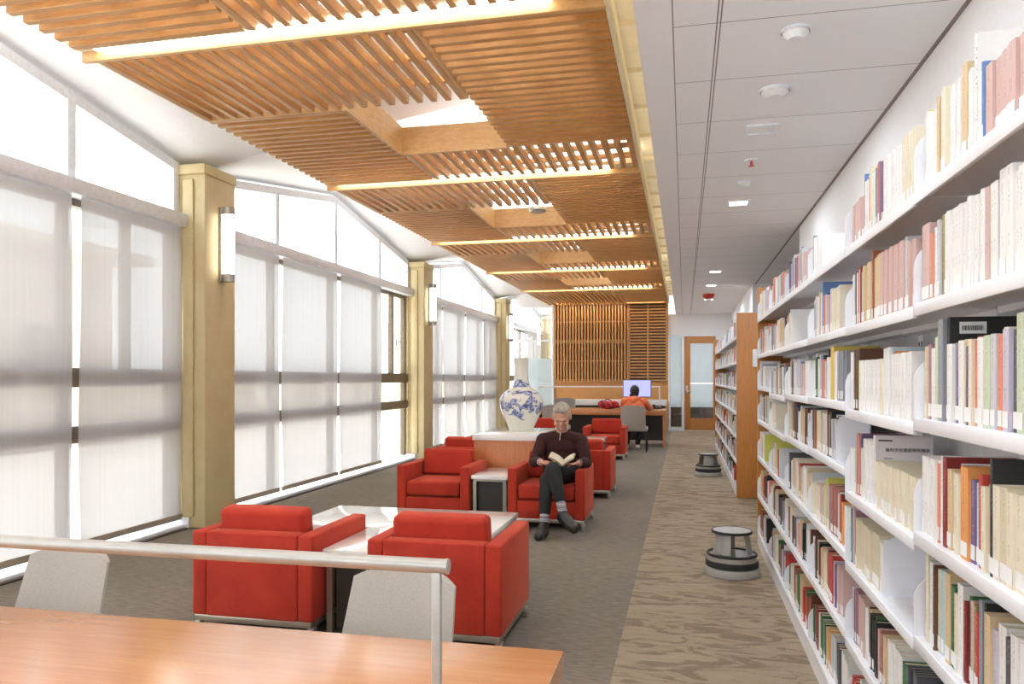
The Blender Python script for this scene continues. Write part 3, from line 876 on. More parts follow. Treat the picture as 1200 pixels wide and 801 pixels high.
# what stands on each shelf, left to right as the photo shows it: colour:height/thickness*count
SPEC = {
 (0, 0): 'wh:.19/.018 yg:.20/.012 wh:.19/.02*4 tn:.20/.02 gy:.19/.014 cr:.21/.03 wh:.19/.02*5 tn:.215/.03 wh:.19/.02 wh:.18/.02 wh:.255/.008 wh:.165/.02*2 bl:.17/.01 pk:.158/.037*5 wh:.18/.03*4',
 (0, 1): 'pk:.2/.06 co:.17/.022 wh:.178/.018*2 lt:.19/.02 ol:.2/.02 wh:.198/.022*11 pk:.198/.018 wh:.2/.02*2 gy:.2/.01 wh:.215/.03*2 wh:.2/.03*5',
 (0, 2): 'cr:.185/.03 tn:.185/.02 mv:.19/.022 wh:.18/.028 lg:.205/.025 gy:.246/.034 bk:.252/.02 wh:.185/.034 gy:.185/.016 pu:.178/.018 wh:.19/.034 tn:.19/.022 nb:.175/.016 cr:.19/.02 co:.185/.018 rd:.195/.016 wh:.192/.028 lg:.192/.034 lt:.195/.024 co:.19/.022 cr:.205/.02 lv:.2/.028 dg:.198/.028 lg:.225/.03 wh:.2/.03*4 tn:.19/.03*2',
 (0, 3): 'wh:.20/.024*5 co:.195/.018 wh:.215/.022 dr:.212/.03 tn:.19/.028 cr:.185/.022*2 wh:.18/.02 og:.206/.042 pu:.18/.026 lb:.178/.02 rd:.2/.022 cr:.178/.022 tn:.183/.026 bk:.24/.016 cr:.19/.036 iv:.19/.03 cr:.185/.032*3 iv:.19/.03*4',
 (0, 4): 'rb:.236/.022 cr:.23/.022 tl:.212/.018 wh:.215/.026 br:.21/.012 lg:.207/.022 lb:.21/.022 wh:.2/.02 tn:.214/.036 gn:.193/.03 cr:.182/.022 wh:.21/.034 dr:.178/.02 gn:.195/.02 pk:.19/.018 ol:.186/.016 rd:.178/.018 gy:.206/.018 bk:.206/.012 tn:.19/.03 lv:.168/.022 wh:.186/.04 dg:.17/.03 wh:.19/.03*6',
 (1, 0): 'pk:.155/.03*6 bl:.225/.014 gy:.19/.02 wh:.19/.022*2 wh:.2/.02 rd:.19/.012 cr:.22/.024 wh:.2/.02 tl:.205/.02 tl:.2/.016 pu:.195/.02 co:.2/.016 mv:.205/.02 pu:.2/.014 wh:.2/.022*5 wh:.19/.02*6 cr:.195/.02*6',
 (1, 1): 'wh:.19/.02*2 gy:.195/.018 dg:.2/.018*2 wh:.19/.018 rd:.195/.02 wh:.195/.018 dr:.205/.014 lg:.18/.022 tn:.2/.03*4 rb:.235/.014 tn:.205/.03*4 pk:.205/.03*8 lt:.21/.022 pk:.19/.02*4',
 (1, 2): 'wh:.215/.04 br:.222/.024*2 br:.225/.012 yg:.18/.01 wh:.18/.03*10 cr:.18/.03 wh:.212/.05 wh:.212/.03 lb:.212/.02 wh:.19/.03*7',
 (1, 3): 'wh:.165/.03*2 lt:.16/.02 rb:.22/.018 co:.22/.016 pu:.222/.018 cr:.175/.024 wh:.21/.03*5 pl:.234/.03 cr:.152/.026*14 cr:.15/.026*4',
 (1, 4): 'tl:.2/.014 lv:.21/.014 pk:.215/.016 mv:.2/.012 iv:.175/.024*14 wh:.165/.02*3',
 (1, 5): 'lv:.195/.03 pu:.19/.014 mv:.2/.02*2 pk:.19/.025*5 wh:.18/.02*2 br:.195/.016 tn:.19/.02 bk:.185/.022*2 gn:.185/.02 bk:.18/.03 pk:.165/.018 rs:.165/.016*3 tn:.165/.02*3 wh:.17/.03*5 gn:.16/.03*2 dg:.17/.02*4',
 (2, 1): 'wh:.18/.02*2 dg:.165/.02 gy:.2/.03 lt:.19/.02*3 co:.2/.016 wh:.18/.02*2 tn:.2/.02 rb:.21/.024 wh:.19/.018 bk:.18/.012 bl:.235/.02 co:.175/.016 lv:.175/.016*2 nb:.18/.014 pk:.17/.02*3 lt:.185/.024*3 cr:.18/.02*8',
 (2, 2): 'wh:.17/.02*3 lt:.205/.03 gn:.19/.014*4 wh:.18/.024 lt:.2/.03 lv:.19/.02*2 pk:.18/.02 nb:.195/.014 lv:.17/.02 co:.175/.018 lt:.165/.02*3 bk:.215/.022 wh:.18/.03*2 yl:.225/.07 wh:.2/.03*3 mv:.19/.02 gy:.2/.02*5',
 (2, 3): 'dg:.19/.02*3 rb:.18/.024 cr:.185/.03*3 lg:.18/.016*2 tn:.17/.02*3 lt:.18/.07 cr:.185/.02*3 br:.2/.018 tn:.18/.02 bk:.195/.05 lt:.165/.02 bk:.1/.05 lt:.17/.02',
 (2, 4): 'cr:.15/.03*7 pk:.17/.02*4 iv:.18/.02*2 yg:.215/.016*2 lt:.185/.05 rs:.20/.05*4 wh:.19/.016*2 co:.185/.02 dr:.19/.03 og:.165/.03 wh:.16/.03*3 lt:.18/.03*5',
 (2, 5): 'wh:.18/.02*2 dg:.19/.02 gy:.18/.02 br:.2/.02*2 cr:.19/.02*3 bk:.19/.03 co:.17/.02 tn:.18/.024*2 cr:.175/.02*3 og:.17/.03 mv:.205/.03 bk:.2/.012 rd:.20/.05*2 lt:.17/.02 lv:.185/.022 pu:.18/.016 pk:.18/.02*6',
 (2, 6): 'gn:.17/.02*2 rd:.18/.03 dr:.19/.03*3 wh:.18/.02*3 gn:.19/.04 lt:.18/.02 gn:.18/.03*2 tn:.17/.02*2 og:.175/.04*2 lt:.18/.03*3 nb:.17/.05 dg:.18/.03*2 wh:.18/.02*8',
 (3, 2): 'wh:.16/.03*4 pk:.2/.02 dr:.19/.02 dg:.17/.016 wh:.18/.02*3 lt:.2/.04 wh:.18/.02*2 ol:.18/.016*4 lt:.19/.03*2 lv:.18/.02*3 bl:.18/.014 pk:.17/.02*6 wh:.18/.02*8',
 (3, 0): 'gy:.19/.02 nb:.2/.03 pu:.19/.02*3 wh:.18/.02 lv:.17/.02*3 gy:.2/.022*2 lt:.21/.03 mv:.19/.025*4 tn:.2/.02 pk:.16/.02*4 gy:.2/.02*2 nb:.21/.016 lt:.2/.03*2 pk:.16/.03*8',
}
MIXES = [['wh', 'wh', 'wh', 'lt', 'lv', 'gy', 'pk', 'cr', 'co', 'nb', 'tl', 'mv', 'wh'],
         ['wh', 'lt', 'wh', 'gy', 'pk', 'co', 'cr', 'lv', 'tn', 'dg', 'wh'],
         ['wh', 'cr', 'lt', 'lg', 'gy', 'pk', 'wh', 'dg', 'rs'],
         ['gy', 'wh', 'cr', 'dg', 'rb', 'tn', 'lg', 'wh', 'lt', 'br'],
         ['cr', 'wh', 'tn', 'lt', 'pk', 'rd', 'iv', 'dg', 'wh', 'yg'],
         ['cr', 'wh', 'bk', 'gy', 'br', 'tn', 'co', 'dr', 'lt', 'wh', 'dg'],
         ['dg', 'gy', 'rb', 'gn', 'wh', 'cr', 'bk', 'tn', 'rd', 'lt', 'br']]
def parse(s, rng):
    out = []
    for tok in s.split():
        n = 1
        if '*' in tok:
            tok, n = tok.split('*'); n = int(n)
        c, r = tok.split(':'); hh, tt = r.split('/')
        for _ in range(n):
            out.append((c, float(hh) + rng.uniform(-.002, .002), float(tt) * rng.uniform(.95, 1.05)))
    return out
def random_row(row, length, rng):
    out = []; tot = 0
    while tot < length - 0.03:
        c = rng.choice(MIXES[row]); h = rng.uniform(.155, .21); n = rng.choice((1, 1, 1, 2, 3, 4))
        for _ in range(n):
            t = rng.uniform(.016, .034)
            if tot + t > length - 0.01:
                return out
            out.append((c, h + rng.uniform(-.003, .003), t)); tot += t
        if rng.random() < .04:
            return out
    return out
fth = math.atan(202 / 892.0); fc, fs = math.cos(fth), math.sin(fth)
def project(x, y, z):
    d = -x * fs + y * fc
    return 600 + 892 * (x * fc + y * fs) / d, 443 - 892 * (z - 1.37) / d
ROWN = ['top shelf', 'second shelf down', 'third shelf down', 'fourth shelf down', 'fifth shelf down', 'sixth shelf down', 'bottom shelf']
BAYN = ['nearest bay', 'second bay', 'third bay', 'fourth bay', 'fifth bay', 'sixth bay']
BOOKS = []
rb = random.Random(5)
for far, bays in ((0, BAYS), (1, FARB)):
    for bi, (y0, y1, zs) in enumerate(bays):
        for ri, z in enumerate(zs):
            L = y1 - y0 - 0.035
            row = parse(SPEC[(bi, ri)], rb) if (not far and (bi, ri) in SPEC) else random_row(ri, L, rb)
            y = y1 - 0.018
            k = 0
            top = 9 if ri == 0 else zs[ri - 1] - 0.04
            for (c, h, t) in row:
                if y - t < y0 + 0.016:
                    break
                h = min(h, top - z - 0.004)
                xs = SX + 0.016 + rb.uniform(0, 0.012)
                dep = min(0.23, max(0.12, h * 0.78)) * rb.uniform(0.95, 1.03)
                B = dict(far=far, bay=bi, row=ri, k=k, c=c, h=h, t=t, x=xs, y=y - t / 2, z=z, d=dep, lab=rb.random() < 0.75)
                u, v = project(xs, B['y'], z + h / 2)
                dd = -xs * fs + B['y'] * fc
                a1 = h * 892 / dd
                u2, _ = project(xs, B['y'] + t / 2, z); u1, _ = project(xs, B['y'] - t / 2, z)
                cover = 0.15 * dep * h * (892 / dd) ** 2 * 0.2
                B['area'] = (a1 * abs(u1 - u2) + cover) if (u < 1200 and -5 < v - a1 * .5 and v - a1 * .5 < 801 and not far) else 0
                BOOKS.append(B); y -= t + 0.0006; k += 1
for B in sorted(BOOKS, key=lambda q: -q['area'])[:300]:
    B['solo'] = True
def add_book(cov, pag, lab, B, ox=0, oy=0, oz=0, mi=(0, 0, 0), label=True):
    h, t, d = B['h'], B['t'], B['d']
    bt = min(0.003, t * 0.18)
    cov.box(ox, oy - t / 2, oz, ox + bt, oy + t / 2, oz + h, mi=mi[0])
    cov.box(ox + bt, oy - t / 2, oz, ox + d, oy - t / 2 + bt, oz + h, mi=mi[0])
    cov.box(ox + bt, oy + t / 2 - bt, oz, ox + d, oy + t / 2, oz + h, mi=mi[0])
    pag.box(ox + bt, oy - t / 2 + bt, oz + 0.003, ox + d - 0.004, oy + t / 2 - bt, oz + h - 0.004, mi=mi[1])
    if label:
        lab.box(ox - 0.0006, oy - t / 2 + 0.001, oz + 0.008, ox, oy + t / 2 - 0.001, oz + 0.04, mi=mi[2])
SOLO = {}
STUFF = MB(); SM = [M_PAPER, M_LABEL]; SI = {}
for c in PAL:
    SI[c] = len(SM); SM.append(BM[c])
for B in BOOKS:
    if B.get('solo'):
        cov, pag, lb_ = MB(), MB(), MB()
        # slightly rounded spine
        h, t, d = B['h'], B['t'], B['d']
        bt = min(0.003, t * 0.18)
        cov.prism([V(bt, -t / 2, 0), V(0.0012, -t / 2, 0), V(0, -t / 4, 0), V(0, t / 4, 0), V(0.0012, t / 2, 0), V(bt, t / 2, 0)], V(0, 0, h))
        cov.box(bt, -t / 2, 0, d, -t / 2 + bt, h); cov.box(bt, t / 2 - bt, 0, d, t / 2, h)
        pag.box(bt, -t / 2 + bt, 0.003, d - 0.004, t / 2 - bt, h - 0.004)
        size = 'slim' if t < 0.017 else ('thick' if t > 0.031 else '')
        tall = 'tall' if h > 0.212 else ('short' if h < 0.162 else '')
        desc = ' '.join(w for w in (tall, size, PAL[B['c']][1], 'book') if w)
        o = obj('book', cov, BM[B['c']], None, (B['x'], B['y'], B['z']), smooth=False)
        tag(o, '%s, %s from left, %s, %s' % (desc, ORD[B['k']], ROWN[B['row']], BAYN[B['bay']]), 'book', 'books on the near row of shelves')
        obj('page_block', pag, M_PAPER, o, smooth=False)
        if B['lab']:
            lb_.box(-0.0006, -t / 2 + 0.001, 0.008, 0.0, t / 2 - 0.001, 0.04)
            obj('spine_label', lb_, M_LABEL, o, smooth=False)
        SOLO[(B['bay'], B['row'], B['k'])] = (o, B)
    else:
        add_book(STUFF, STUFF, STUFF, B, B['x'], B['y'], B['z'], (SI[B['c']], 0, 1), label=B['lab'])
o = obj('shelved_books', STUFF, SM, None, smooth=False)
o['kind'] = 'stuff'; tag(o, 'remaining small books filling the farther shelves of both bookcase rows', 'books')

# printing on covers that show
def near_cover_label(key, x0, x1, z0, z1, body=None, size=0.012, name='cover_label'):
    if key not in SOLO:
        return
    o, B = SOLO[key]
    y = -B['t'] / 2
    if x1 is not None:
        p = MB(); p.box(x0, y - 0.0006, z0, x1, y, z1); q = obj(name, p, M_LABEL, o, smooth=False)
        for k in range(9):
            pass
    if body:
        Mt = Matrix.Translation(((x0 + (x1 or x0)) / 2, y - 0.0011, (z0 + z1) / 2)) @ Matrix.Rotation(rad(90), 4, 'X')
        text_mesh(body, size, 'title_lettering', M_INK, o, Mt)
def find(bay_, row, pred):
    for k, (o, B) in SOLO.items():
        if k[0] == bay_ and k[1] == row and pred(B):
            return k
    return None
k = find(1, 3, lambda B: B['c'] == 'pl')
if k:
    o, B = SOLO[k]
    near_cover_label(k, 0.098, None, B['h'] - 0.054, B['h'] - 0.040, '\u7121\u5f62\u6587\u5316\u907a\u7523\u7814\u7a76\u5831\u544a', 0.0135)
    p = MB()
    p.box(0.010, -B['t'] / 2 - 0.0006, B['h'] - 0.018, 0.052, -B['t'] / 2, B['h'] - 0.013)
    p.box(0.026, -B['t'] / 2 - 0.0006, B['h'] - 0.075, 0.052, -B['t'] / 2, B['h'] - 0.073)
    obj('cover_print', p, M_INK, o, smooth=False)
def barcode(key, x0, x1, dz0, dz1):
    if key is None:
        return
    o, B = SOLO[key]; y = -B['t'] / 2; h = B['h']
    p = MB(); p.box(x0, y - 0.0006, h - dz1, x1, y, h - dz0); obj('barcode_sticker', p, M_LABEL, o, smooth=False)
    p = MB(); r = random.Random(3); x = x0 + 0.005
    while x < x1 - 0.006:
        w = r.choice((0.0008, 0.0012, 0.0018)); p.box(x, y - 0.001, h - dz0 - (dz1 - dz0) * .72, x + w, y - 0.0006, h - dz0 - (dz1 - dz0) * .32); x += w + r.choice((0.0008, 0.0014))
    obj('barcode_print', p, M_INK, o, smooth=False)
barcode(find(0, 2, lambda B: B['c'] == 'bk'), 0.022, 0.080, 0.012, 0.040)
barcode(find(0, 3, lambda B: B['c'] == 'dr'), 0.032, 0.095, 0.012, 0.024)
barcode(find(2, 3, lambda B: B['c'] == 'bk' and B['h'] > .15), 0.02, 0.075, 0.012, 0.024)
barcode(find(2, 4, lambda B: B['c'] == 'dr'), 0.04, 0.10, 0.014, 0.030)
k = find(1, 2, lambda B: B['c'] == 'lb')
if k:
    o, B = SOLO[k]
    p = MB(); p.box(0.006, -B['t'] / 2 - 0.0005, B['h'] - 0.022, B['d'] - 0.01, -B['t'] / 2, B['h'] - 0.010); obj('cover_stripe', p, BM['og'], o, smooth=False)

# bookends
def bookend(x, y, z, label, hgt=0.16):
    t = thing('bookend', label, 'bookend', (x, y, z), 0, 'white steel bookends on the shelves')
    p = MB(); pts = [V(0, 0, 0.001)]
    for k in range(7):
        a = math.pi - k * math.pi / 12
        pts.append(V(0.05 + 0.05 * math.cos(a), 0, hgt - 0.05 + 0.05 * math.sin(a)))
    pts += [V(0.13, 0, hgt), V(0.13, 0, 0.001)]
    p.prism(pts, V(0, 0.0025, 0)); obj('upright_plate', p, M_SHELF, t)
    p = MB(); p.box(0.0, -0.10, 0.0, 0.13, 0.0, 0.0015); obj('foot', p, M_SHELF, t)
be_y = {}
for (bi, ri, lb_) in ((1, 4, 'large white bookend after the cream set, fifth shelf down of the second bay'),
                      (2, 3, 'grey-white bookend with dark arch, fourth shelf down of the third bay')):
    rows = [B for B in BOOKS if not B['far'] and B['bay'] == bi and B['row'] == ri]
    ye = min(B['y'] - B['t'] / 2 for B in rows) - 0.004
    bookend(SX + 0.02, ye, BAYS[bi][2][ri], lb_, 0.19)

# ------------------------------------------------------------------ reading table in the foreground
t = thing('reading_table', 'long orange-brown wooden reading table in the near foreground', 'table', (-1.75, 1.02, 0))
s = MB(); s.box(-1.48, -0.72, 0.69, 1.478, 0.725, 0.74, bevel=0.003); obj('tabletop', s, M_DESK, t)
for x in (-1.44, 1.40):
    s = MB(); s.box(x, -0.66, 0.0, x + 0.05, 0.66, 0.69, bevel=0.003); obj('leg_panel', s, M_DESK, t)
s = MB(); s.box(-1.39, -0.02, 0.25, 1.40, 0.02, 0.69); obj('modesty_panel', s, M_DESK, t)
t = thing('desk_light_bar', 'long silver tube lamp bar on posts above the foreground table', 'lamp', (-1.75, 1.045, 0.74))
s = MB(); s.cone((-1.36, 0, 0.36), (1.415, 0, 0.36), 0.0105, n=20); obj('bar', s, M_ALU, t)
s = MB(); s.cone((1.415, 0, 0.36), (1.42, 0, 0.36), 0.0112, n=20); obj('end_cap', s, M_ALU, t)
for x in (-1.34, 1.402):
    s = MB(); s.box(x - 0.007, -0.005, 0.0, x + 0.007, 0.005, 0.352, bevel=0.002); s.cone((x, 0, 0), (x, 0, 0.006), 0.03, n=20); obj('post', s, M_ALU, t)

# upholstered side chairs
def side_chair(x, y, rot, label, w0=0.30, w1=0.345, top=0.83, fab=M_GREYF, group='grey upholstered chairs'):
    """faces -y when rot = 0; origin on the floor under the seat"""
    t = thing('side_chair', label, 'chair', (x, y, 0), rot, group)
    # curved backrest
    mb = MB(); bm = mb.bm
    NX, NZ = 16, 10
    front, back = [], []
    for r in range(NZ + 1):
        f = r / NZ
        rowf, rowb = [], []
        for q in range(NX + 1):
            s = -1 + 2 * q / NX
            w = w1 + (w0 - w1) * f
            crown = (0.034 * (1 - abs(s) ** 2.6)) * f
            z = 0.40 + (top - 0.034 - 0.40) * f + crown
            yy = 0.20 + 0.10 * f - 0.035 * s * s
            rowf.append(bm.verts.new((s * w / 2, yy - 0.020 * (1 - 0.75 * s ** 4), z)))
            rowb.append(bm.verts.new((s * w / 2, yy + 0.020 * (1 - 0.75 * s ** 4), z)))
        front.append(rowf); back.append(rowb)
    for r in range(NZ):
        for q in range(NX):
            bm.faces.new((front[r][q], front[r][q + 1], front[r + 1][q + 1], front[r + 1][q]))
            bm.faces.new((back[r][q], back[r + 1][q], back[r + 1][q + 1], back[r][q + 1]))
    for q in range(NX):
        bm.faces.new((front[NZ][q], front[NZ][q + 1], back[NZ][q + 1], back[NZ][q]))
        bm.faces.new((front[0][q], back[0][q], back[0][q + 1], front[0][q + 1]))
    for r in range(NZ):
        bm.faces.new((front[r][0], front[r + 1][0], back[r + 1][0], back[r][0]))
        bm.faces.new((front[r][NX], back[r][NX], back[r + 1][NX], front[r + 1][NX]))
    es = [e for e in bm.edges if e.calc_face_angle(0) > 0.9]
    bmesh.ops.bevel(bm, geom=es, offset=0.004, segments=3, affect='EDGES', profile=0.5)
    obj('backrest', mb, fab, t)
    s = MB(); s.box(-w1 / 2 - 0.02, -0.22, 0.38, w1 / 2 + 0.02, 0.20, 0.46, bevel=0.02, seg=3); obj('seat', s, fab, t)
    for sx in (-1, 1):
        for yy, y2 in ((-0.19, -0.2), (0.19, 0.25)):
            s = MB(); s.cone((sx * w1 / 2, yy, 0.385), (sx * (w1 / 2 + 0.01), y2, 0.0), 0.018, 0.012, n=10); obj('leg', s, M_BLACK, t)
    return t
side_chair(-2.06, 1.92, rad(-6), 'grey upholstered chair at the table, at the left edge of the view', 0.345, 0.40, 0.795)
side_chair(-0.862, 1.88, rad(-10), 'grey upholstered chair at the table, in front of the right red armchair', 0.345, 0.40, 0.80)

# ------------------------------------------------------------------ red armchairs
def armchair(x, y, rot, label):
    """origin: centre of the footprint on the floor, front towards -y"""
    W, D, H = 0.71, 0.69, 0.548
    t = thing('armchair', label, 'armchair', (x, y, 0), rot, 'red velvet club armchairs')
    w, d = W / 2, D / 2
    a = 0.088
    for sx in (-1, 1):
        s = MB(); s.box(sx * w, -d, 0.095, sx * (w - a), d - 0.002, H, bevel=0.014, seg=3); obj('arm', s, M_RED, t)
    s = MB(); s.box(-w + a, d - 0.10, 0.095, w - a, d, H, bevel=0.010, seg=3); obj('back_frame', s, M_RED, t)
    s = MB(); s.box(-w + a, -d + 0.012, 0.095, w - a, d - 0.10, 0.255, bevel=0.010, seg=2); obj('front_rail', s, M_RED, t)
    s = MB(); s.box(-w + a + 0.008, -d + 0.004, 0.268, w - a - 0.008, d - 0.115, 0.405, bevel=0.03, seg=4); obj('seat_cushion', s, M_RED, t)
    s = MB()
    Mx = Matrix.Translation((0, d - 0.115, 0.40)) @ Matrix.Rotation(rad(-7), 4, 'X')
    s.box(-w + a + 0.012, -0.13, 0.0, w - a - 0.012, 0.0, 0.258, bevel=0.035, seg=4, M=Mx); obj('back_cushion', s, M_RED, t)
    s = MB(); s.box(-w + 0.01, -d + 0.01, 0.062, w - 0.01, d - 0.01, 0.096, bevel=0.003); obj('base_rail', s, M_STEEL, t)
    for sx in (-1, 1):
        for sy in (-1, 1):
            s = MB(); s.box(sx * (w - 0.02) - 0.018, sy * (d - 0.04) - 0.018, 0.0, sx * (w - 0.02) + 0.018, sy * (d - 0.04) + 0.018, 0.063, bevel=0.003); obj('foot', s, M_STEEL, t)
    return t
PI = math.pi
armchair(-2.242, 3.975, PI, 'red velvet armchair seen from behind, left of the front pair')
armchair(-1.23, 3.975, PI, 'red velvet armchair seen from behind, right of the front pair, nearest')
armchair(-2.297, 7.115, 0, 'empty red velvet armchair facing the camera, beside the small side table')
armchair(-1.222, 7.115, 0, 'red velvet armchair in which the man sits reading')
armchair(-2.56, 9.00, PI, 'red velvet armchair mostly hidden behind the console, left of the vase')
armchair(-1.17, 9.00, PI, 'red velvet armchair seen from behind, just right of the reading man')
armchair(-2.42, 13.18, 0, 'red velvet armchair glimpsed between the vase and the man\'s head')
armchair(-1.325, 13.18, 0, 'far red velvet armchair facing the camera, left of the person at the computer')

# low tables with white glass tops
def low_table(x0, x1, y0, y1, z, label, panel=True, name='side_table'):
    cx, cy = (x0 + x1) / 2, (y0 + y1) / 2
    t = thing(name, label, 'table', (cx, cy, 0))
    hx, hy = (x1 - x0) / 2, (y1 - y0) / 2
    s = MB(); s.box(-hx, -hy, z - 0.035, hx, hy, z, bevel=0.003); obj('glass_top', s, M_GLASSTOP, t)
    s = MB(); s.box(-hx + 0.02, -hy + 0.02, z - 0.055, hx - 0.02, hy - 0.02, z - 0.035); obj('top_rail', s, M_STEEL, t)
    s = MB(); s.box(-hx + 0.05, -hy + 0.06, 0.03, hx - 0.05, hy - 0.06, z - 0.055); obj('dark_panel', s, M_DARKP, t)
    for sx in (-1, 1):
        for sy in (-1, 1):
            s = MB(); s.box(sx * (hx - 0.03) - 0.016, sy * (hy - 0.035) - 0.016, 0, sx * (hx - 0.03) + 0.016, sy * (hy - 0.035) + 0.016, z - 0.055); obj('leg', s, M_STEEL, t)
    return t
low_table(-2.41, -1.10, 4.35, 5.05, 0.46, 'large white glass coffee table beyond the two front armchairs', name='coffee_table')
low_table(-1.88, -1.592, 3.73, 4.345, 0.46, 'narrow white glass side table between the two front armchairs')
low_table(-1.93, -1.585, 6.80, 7.44, 0.47, 'white topped side table between the reading man and the empty armchair')
low_table(-0.80, -0.55, 8.75, 9.3, 0.56, 'small white topped table peeping over the armchair right of the man') if False else None
low_table(-2.0, -1.0, 9.45, 10.1, 0.60, 'white topped low table in front of the armchair right of the man', name='coffee_table')

# console with vase
t = thing('console', 'wood-fronted console with thick white top under the blue and white vase', 'console', (-1.70, 8.04, 0))
s = MB(); s.box(-0.41, -0.56, 0.74, 0.41, 0.56, 0.80, bevel=0.004); obj('top', s, M_GLASSTOP, t)
s = MB(); s.box(-0.395, -0.545, 0.04, 0.395, 0.545, 0.74, bevel=0.003); obj('body', s, M_CHERRY, t)
s = MB(); s.box(-0.37, -0.52, 0.0, 0.37, 0.52, 0.04); obj('plinth', s, M_DARKP, t)
vy = 8.26
s = MB()
prof = [(0.0, 0.0), (0.135, 0.0), (0.14, 0.012), (0.142, 0.03), (0.165, 0.08), (0.20, 0.15), (0.232, 0.23), (0.243, 0.29), (0.240, 0.335), (0.222, 0.38), (0.186, 0.42), (0.145, 0.445), (0.112, 0.468),
        (0.092, 0.50), (0.080, 0.55), (0.0755, 0.62), (0.076, 0.70), (0.080, 0.765), (0.086, 0.795), (0.080, 0.797), (0.072, 0.76), (0.068, 0.62), (0.07, 0.5), (0.0, 0.48)]
s.lathe(prof, 48)
o = obj('vase', s, M_PORC, None, (-1.765, vy, 0.80)); tag(o, 'large porcelain vase with blue floral painting standing on the white console', 'vase')

# ------------------------------------------------------------------ far reading table with computer
t = thing('reading_table', 'far wooden reading table where the person in orange works', 'table', (-1.75, 15.85, 0))
s = MB(); s.box(-1.35, -0.48, 0.63, 1.39, 0.48, 0.74, bevel=0.004); obj('tabletop', s, M_DESK, t)
for x in (-1.32, 1.33):
    s = MB(); s.box(x, -0.44, 0.0, x + 0.05, 0.44, 0.63); obj('leg_panel', s, M_DESK, t)
s = MB(); s.box(-1.27, -0.02, 0.1, 1.33, 0.02, 0.63); obj('modesty_panel', s, M_DARKP, t)
t = thing('desk_light_bar', 'thin white lamp bar above the far reading table', 'lamp', (-1.75, 16.05, 0.74))
s = MB(); s.cone((-1.32, 0, 0.45), (1.26, 0, 0.45), 0.016, n=12); obj('bar', s, M_FRAMEW, t)
for x in (-1.28, 1.25):
    s = MB(); s.box(x - 0.012, -0.01, 0, x + 0.012, 0.01, 0.44); obj('post', s, M_FRAMEW, t)
t = thing('computer_monitor', 'computer monitor with glowing lavender screen on the far table', 'monitor', (-0.96, 15.98, 0.74), 0)
s = MB(); s.box(-0.29, 0.0, 0.24, 0.29, 0.035, 0.60, bevel=0.006); obj('housing', s, M_BLACK, t)
s = MB(); s.box(-0.278, -0.003, 0.252, 0.278, -0.0005, 0.588); obj('screen', s, M_SCREEN, t)
s = MB(); s.box(-0.03, 0.035, 0.0, 0.03, 0.06, 0.4); obj('neck', s, M_BLACK, t)
s = MB(); s.box(-0.12, -0.06, 0.0, 0.12, 0.12, 0.012, bevel=0.004); obj('foot', s, M_BLACK, t)
t = thing('desk_phone', 'black desk phone at the right end of the far table', 'phone', (-0.55, 16.05, 0.74))
s = MB(); s.prism([V(-0.10, -0.09, 0), V(-0.10, 0.09, 0), V(-0.10, 0.09, 0.07), V(-0.10, -0.09, 0.025)], V(0.20, 0, 0)); obj('base', s, M_BLACK, t)
s = MB(); s.box(-0.09, -0.08, 0.05, -0.04, 0.10, 0.085, bevel=0.012); obj('handset', s, M_BLACK, t)
t = thing('keyboard', 'black keyboard on the far table in front of the screen', 'keyboard', (-0.80, 15.62, 0.74))
s = MB(); s.box(-0.2, -0.07, 0, 0.2, 0.07, 0.02, bevel=0.005); obj('case', s, M_BLACK, t)
s = MB()
for r in range(4):
    for q in range(12):
        s.box(-0.19 + q * 0.032, -0.06 + r * 0.031, 0.02, -0.163 + q * 0.032, -0.034 + r * 0.031, 0.026)
obj('keys', s, M_DARKM, t)
t = thing('tote_bag', 'red patterned bag lying on the far table', 'bag', (-1.52, 15.65, 0.74))
s = MB(); s.ball((0, 0, 0.07), (0.22, 0.12, 0.085), u=24, v=14); s.ball((0.10, 0.0, 0.09), (0.12, 0.10, 0.07)); s.ball((-0.12, 0.01, 0.085), (0.10, 0.11, 0.08))
bagm = mat('red_patterned_cloth', (196, 52, 56), 0.8, rgb2=(110, 24, 36), s=16, lo=0.42, hi=0.56, bump=0.2)
me = remeshed(s, 0.012, 4); me.transform(Matrix.Translation((0, 0, 0.015))); obj('bag_body', me, bagm, t)
s = MB(); s.tube([V(-0.1, 0, 0.14), V(-0.06, 0, 0.19), V(0.0, 0.0, 0.2), V(0.06, 0, 0.17), V(0.1, 0, 0.13)], 0.010, 8); obj('handle', s, bagm, t)
t = thing('credenza', 'long white topped counter with dark front along the back wall', 'counter', (-1.72, 19.75, 0))
s = MB(); s.box(-1.3, -0.3, 0.68, 1.28, 0.3, 0.82, bevel=0.004); obj('top', s, M_LABEL, t)
s = MB(); s.box(-1.26, -0.22, 0.0, 1.24, 0.28, 0.68); obj('body', s, M_DARKP, t)
side_chair(-0.93, 14.30, PI, 'grey upholstered chair on which the person in orange sits', 0.45, 0.47, 0.87)
bpy.data.objects['side_chair.002'].location.y = 14.50
side_chair(-2.42, 14.55, PI, 'pale grey chair back just behind the reading man\'s head', 0.45, 0.47, 0.87)
side_chair(-2.62, 16.75, 0, 'darker grey chair on the far side of the far table', 0.47, 0.48, 0.93, M_GREYF2)

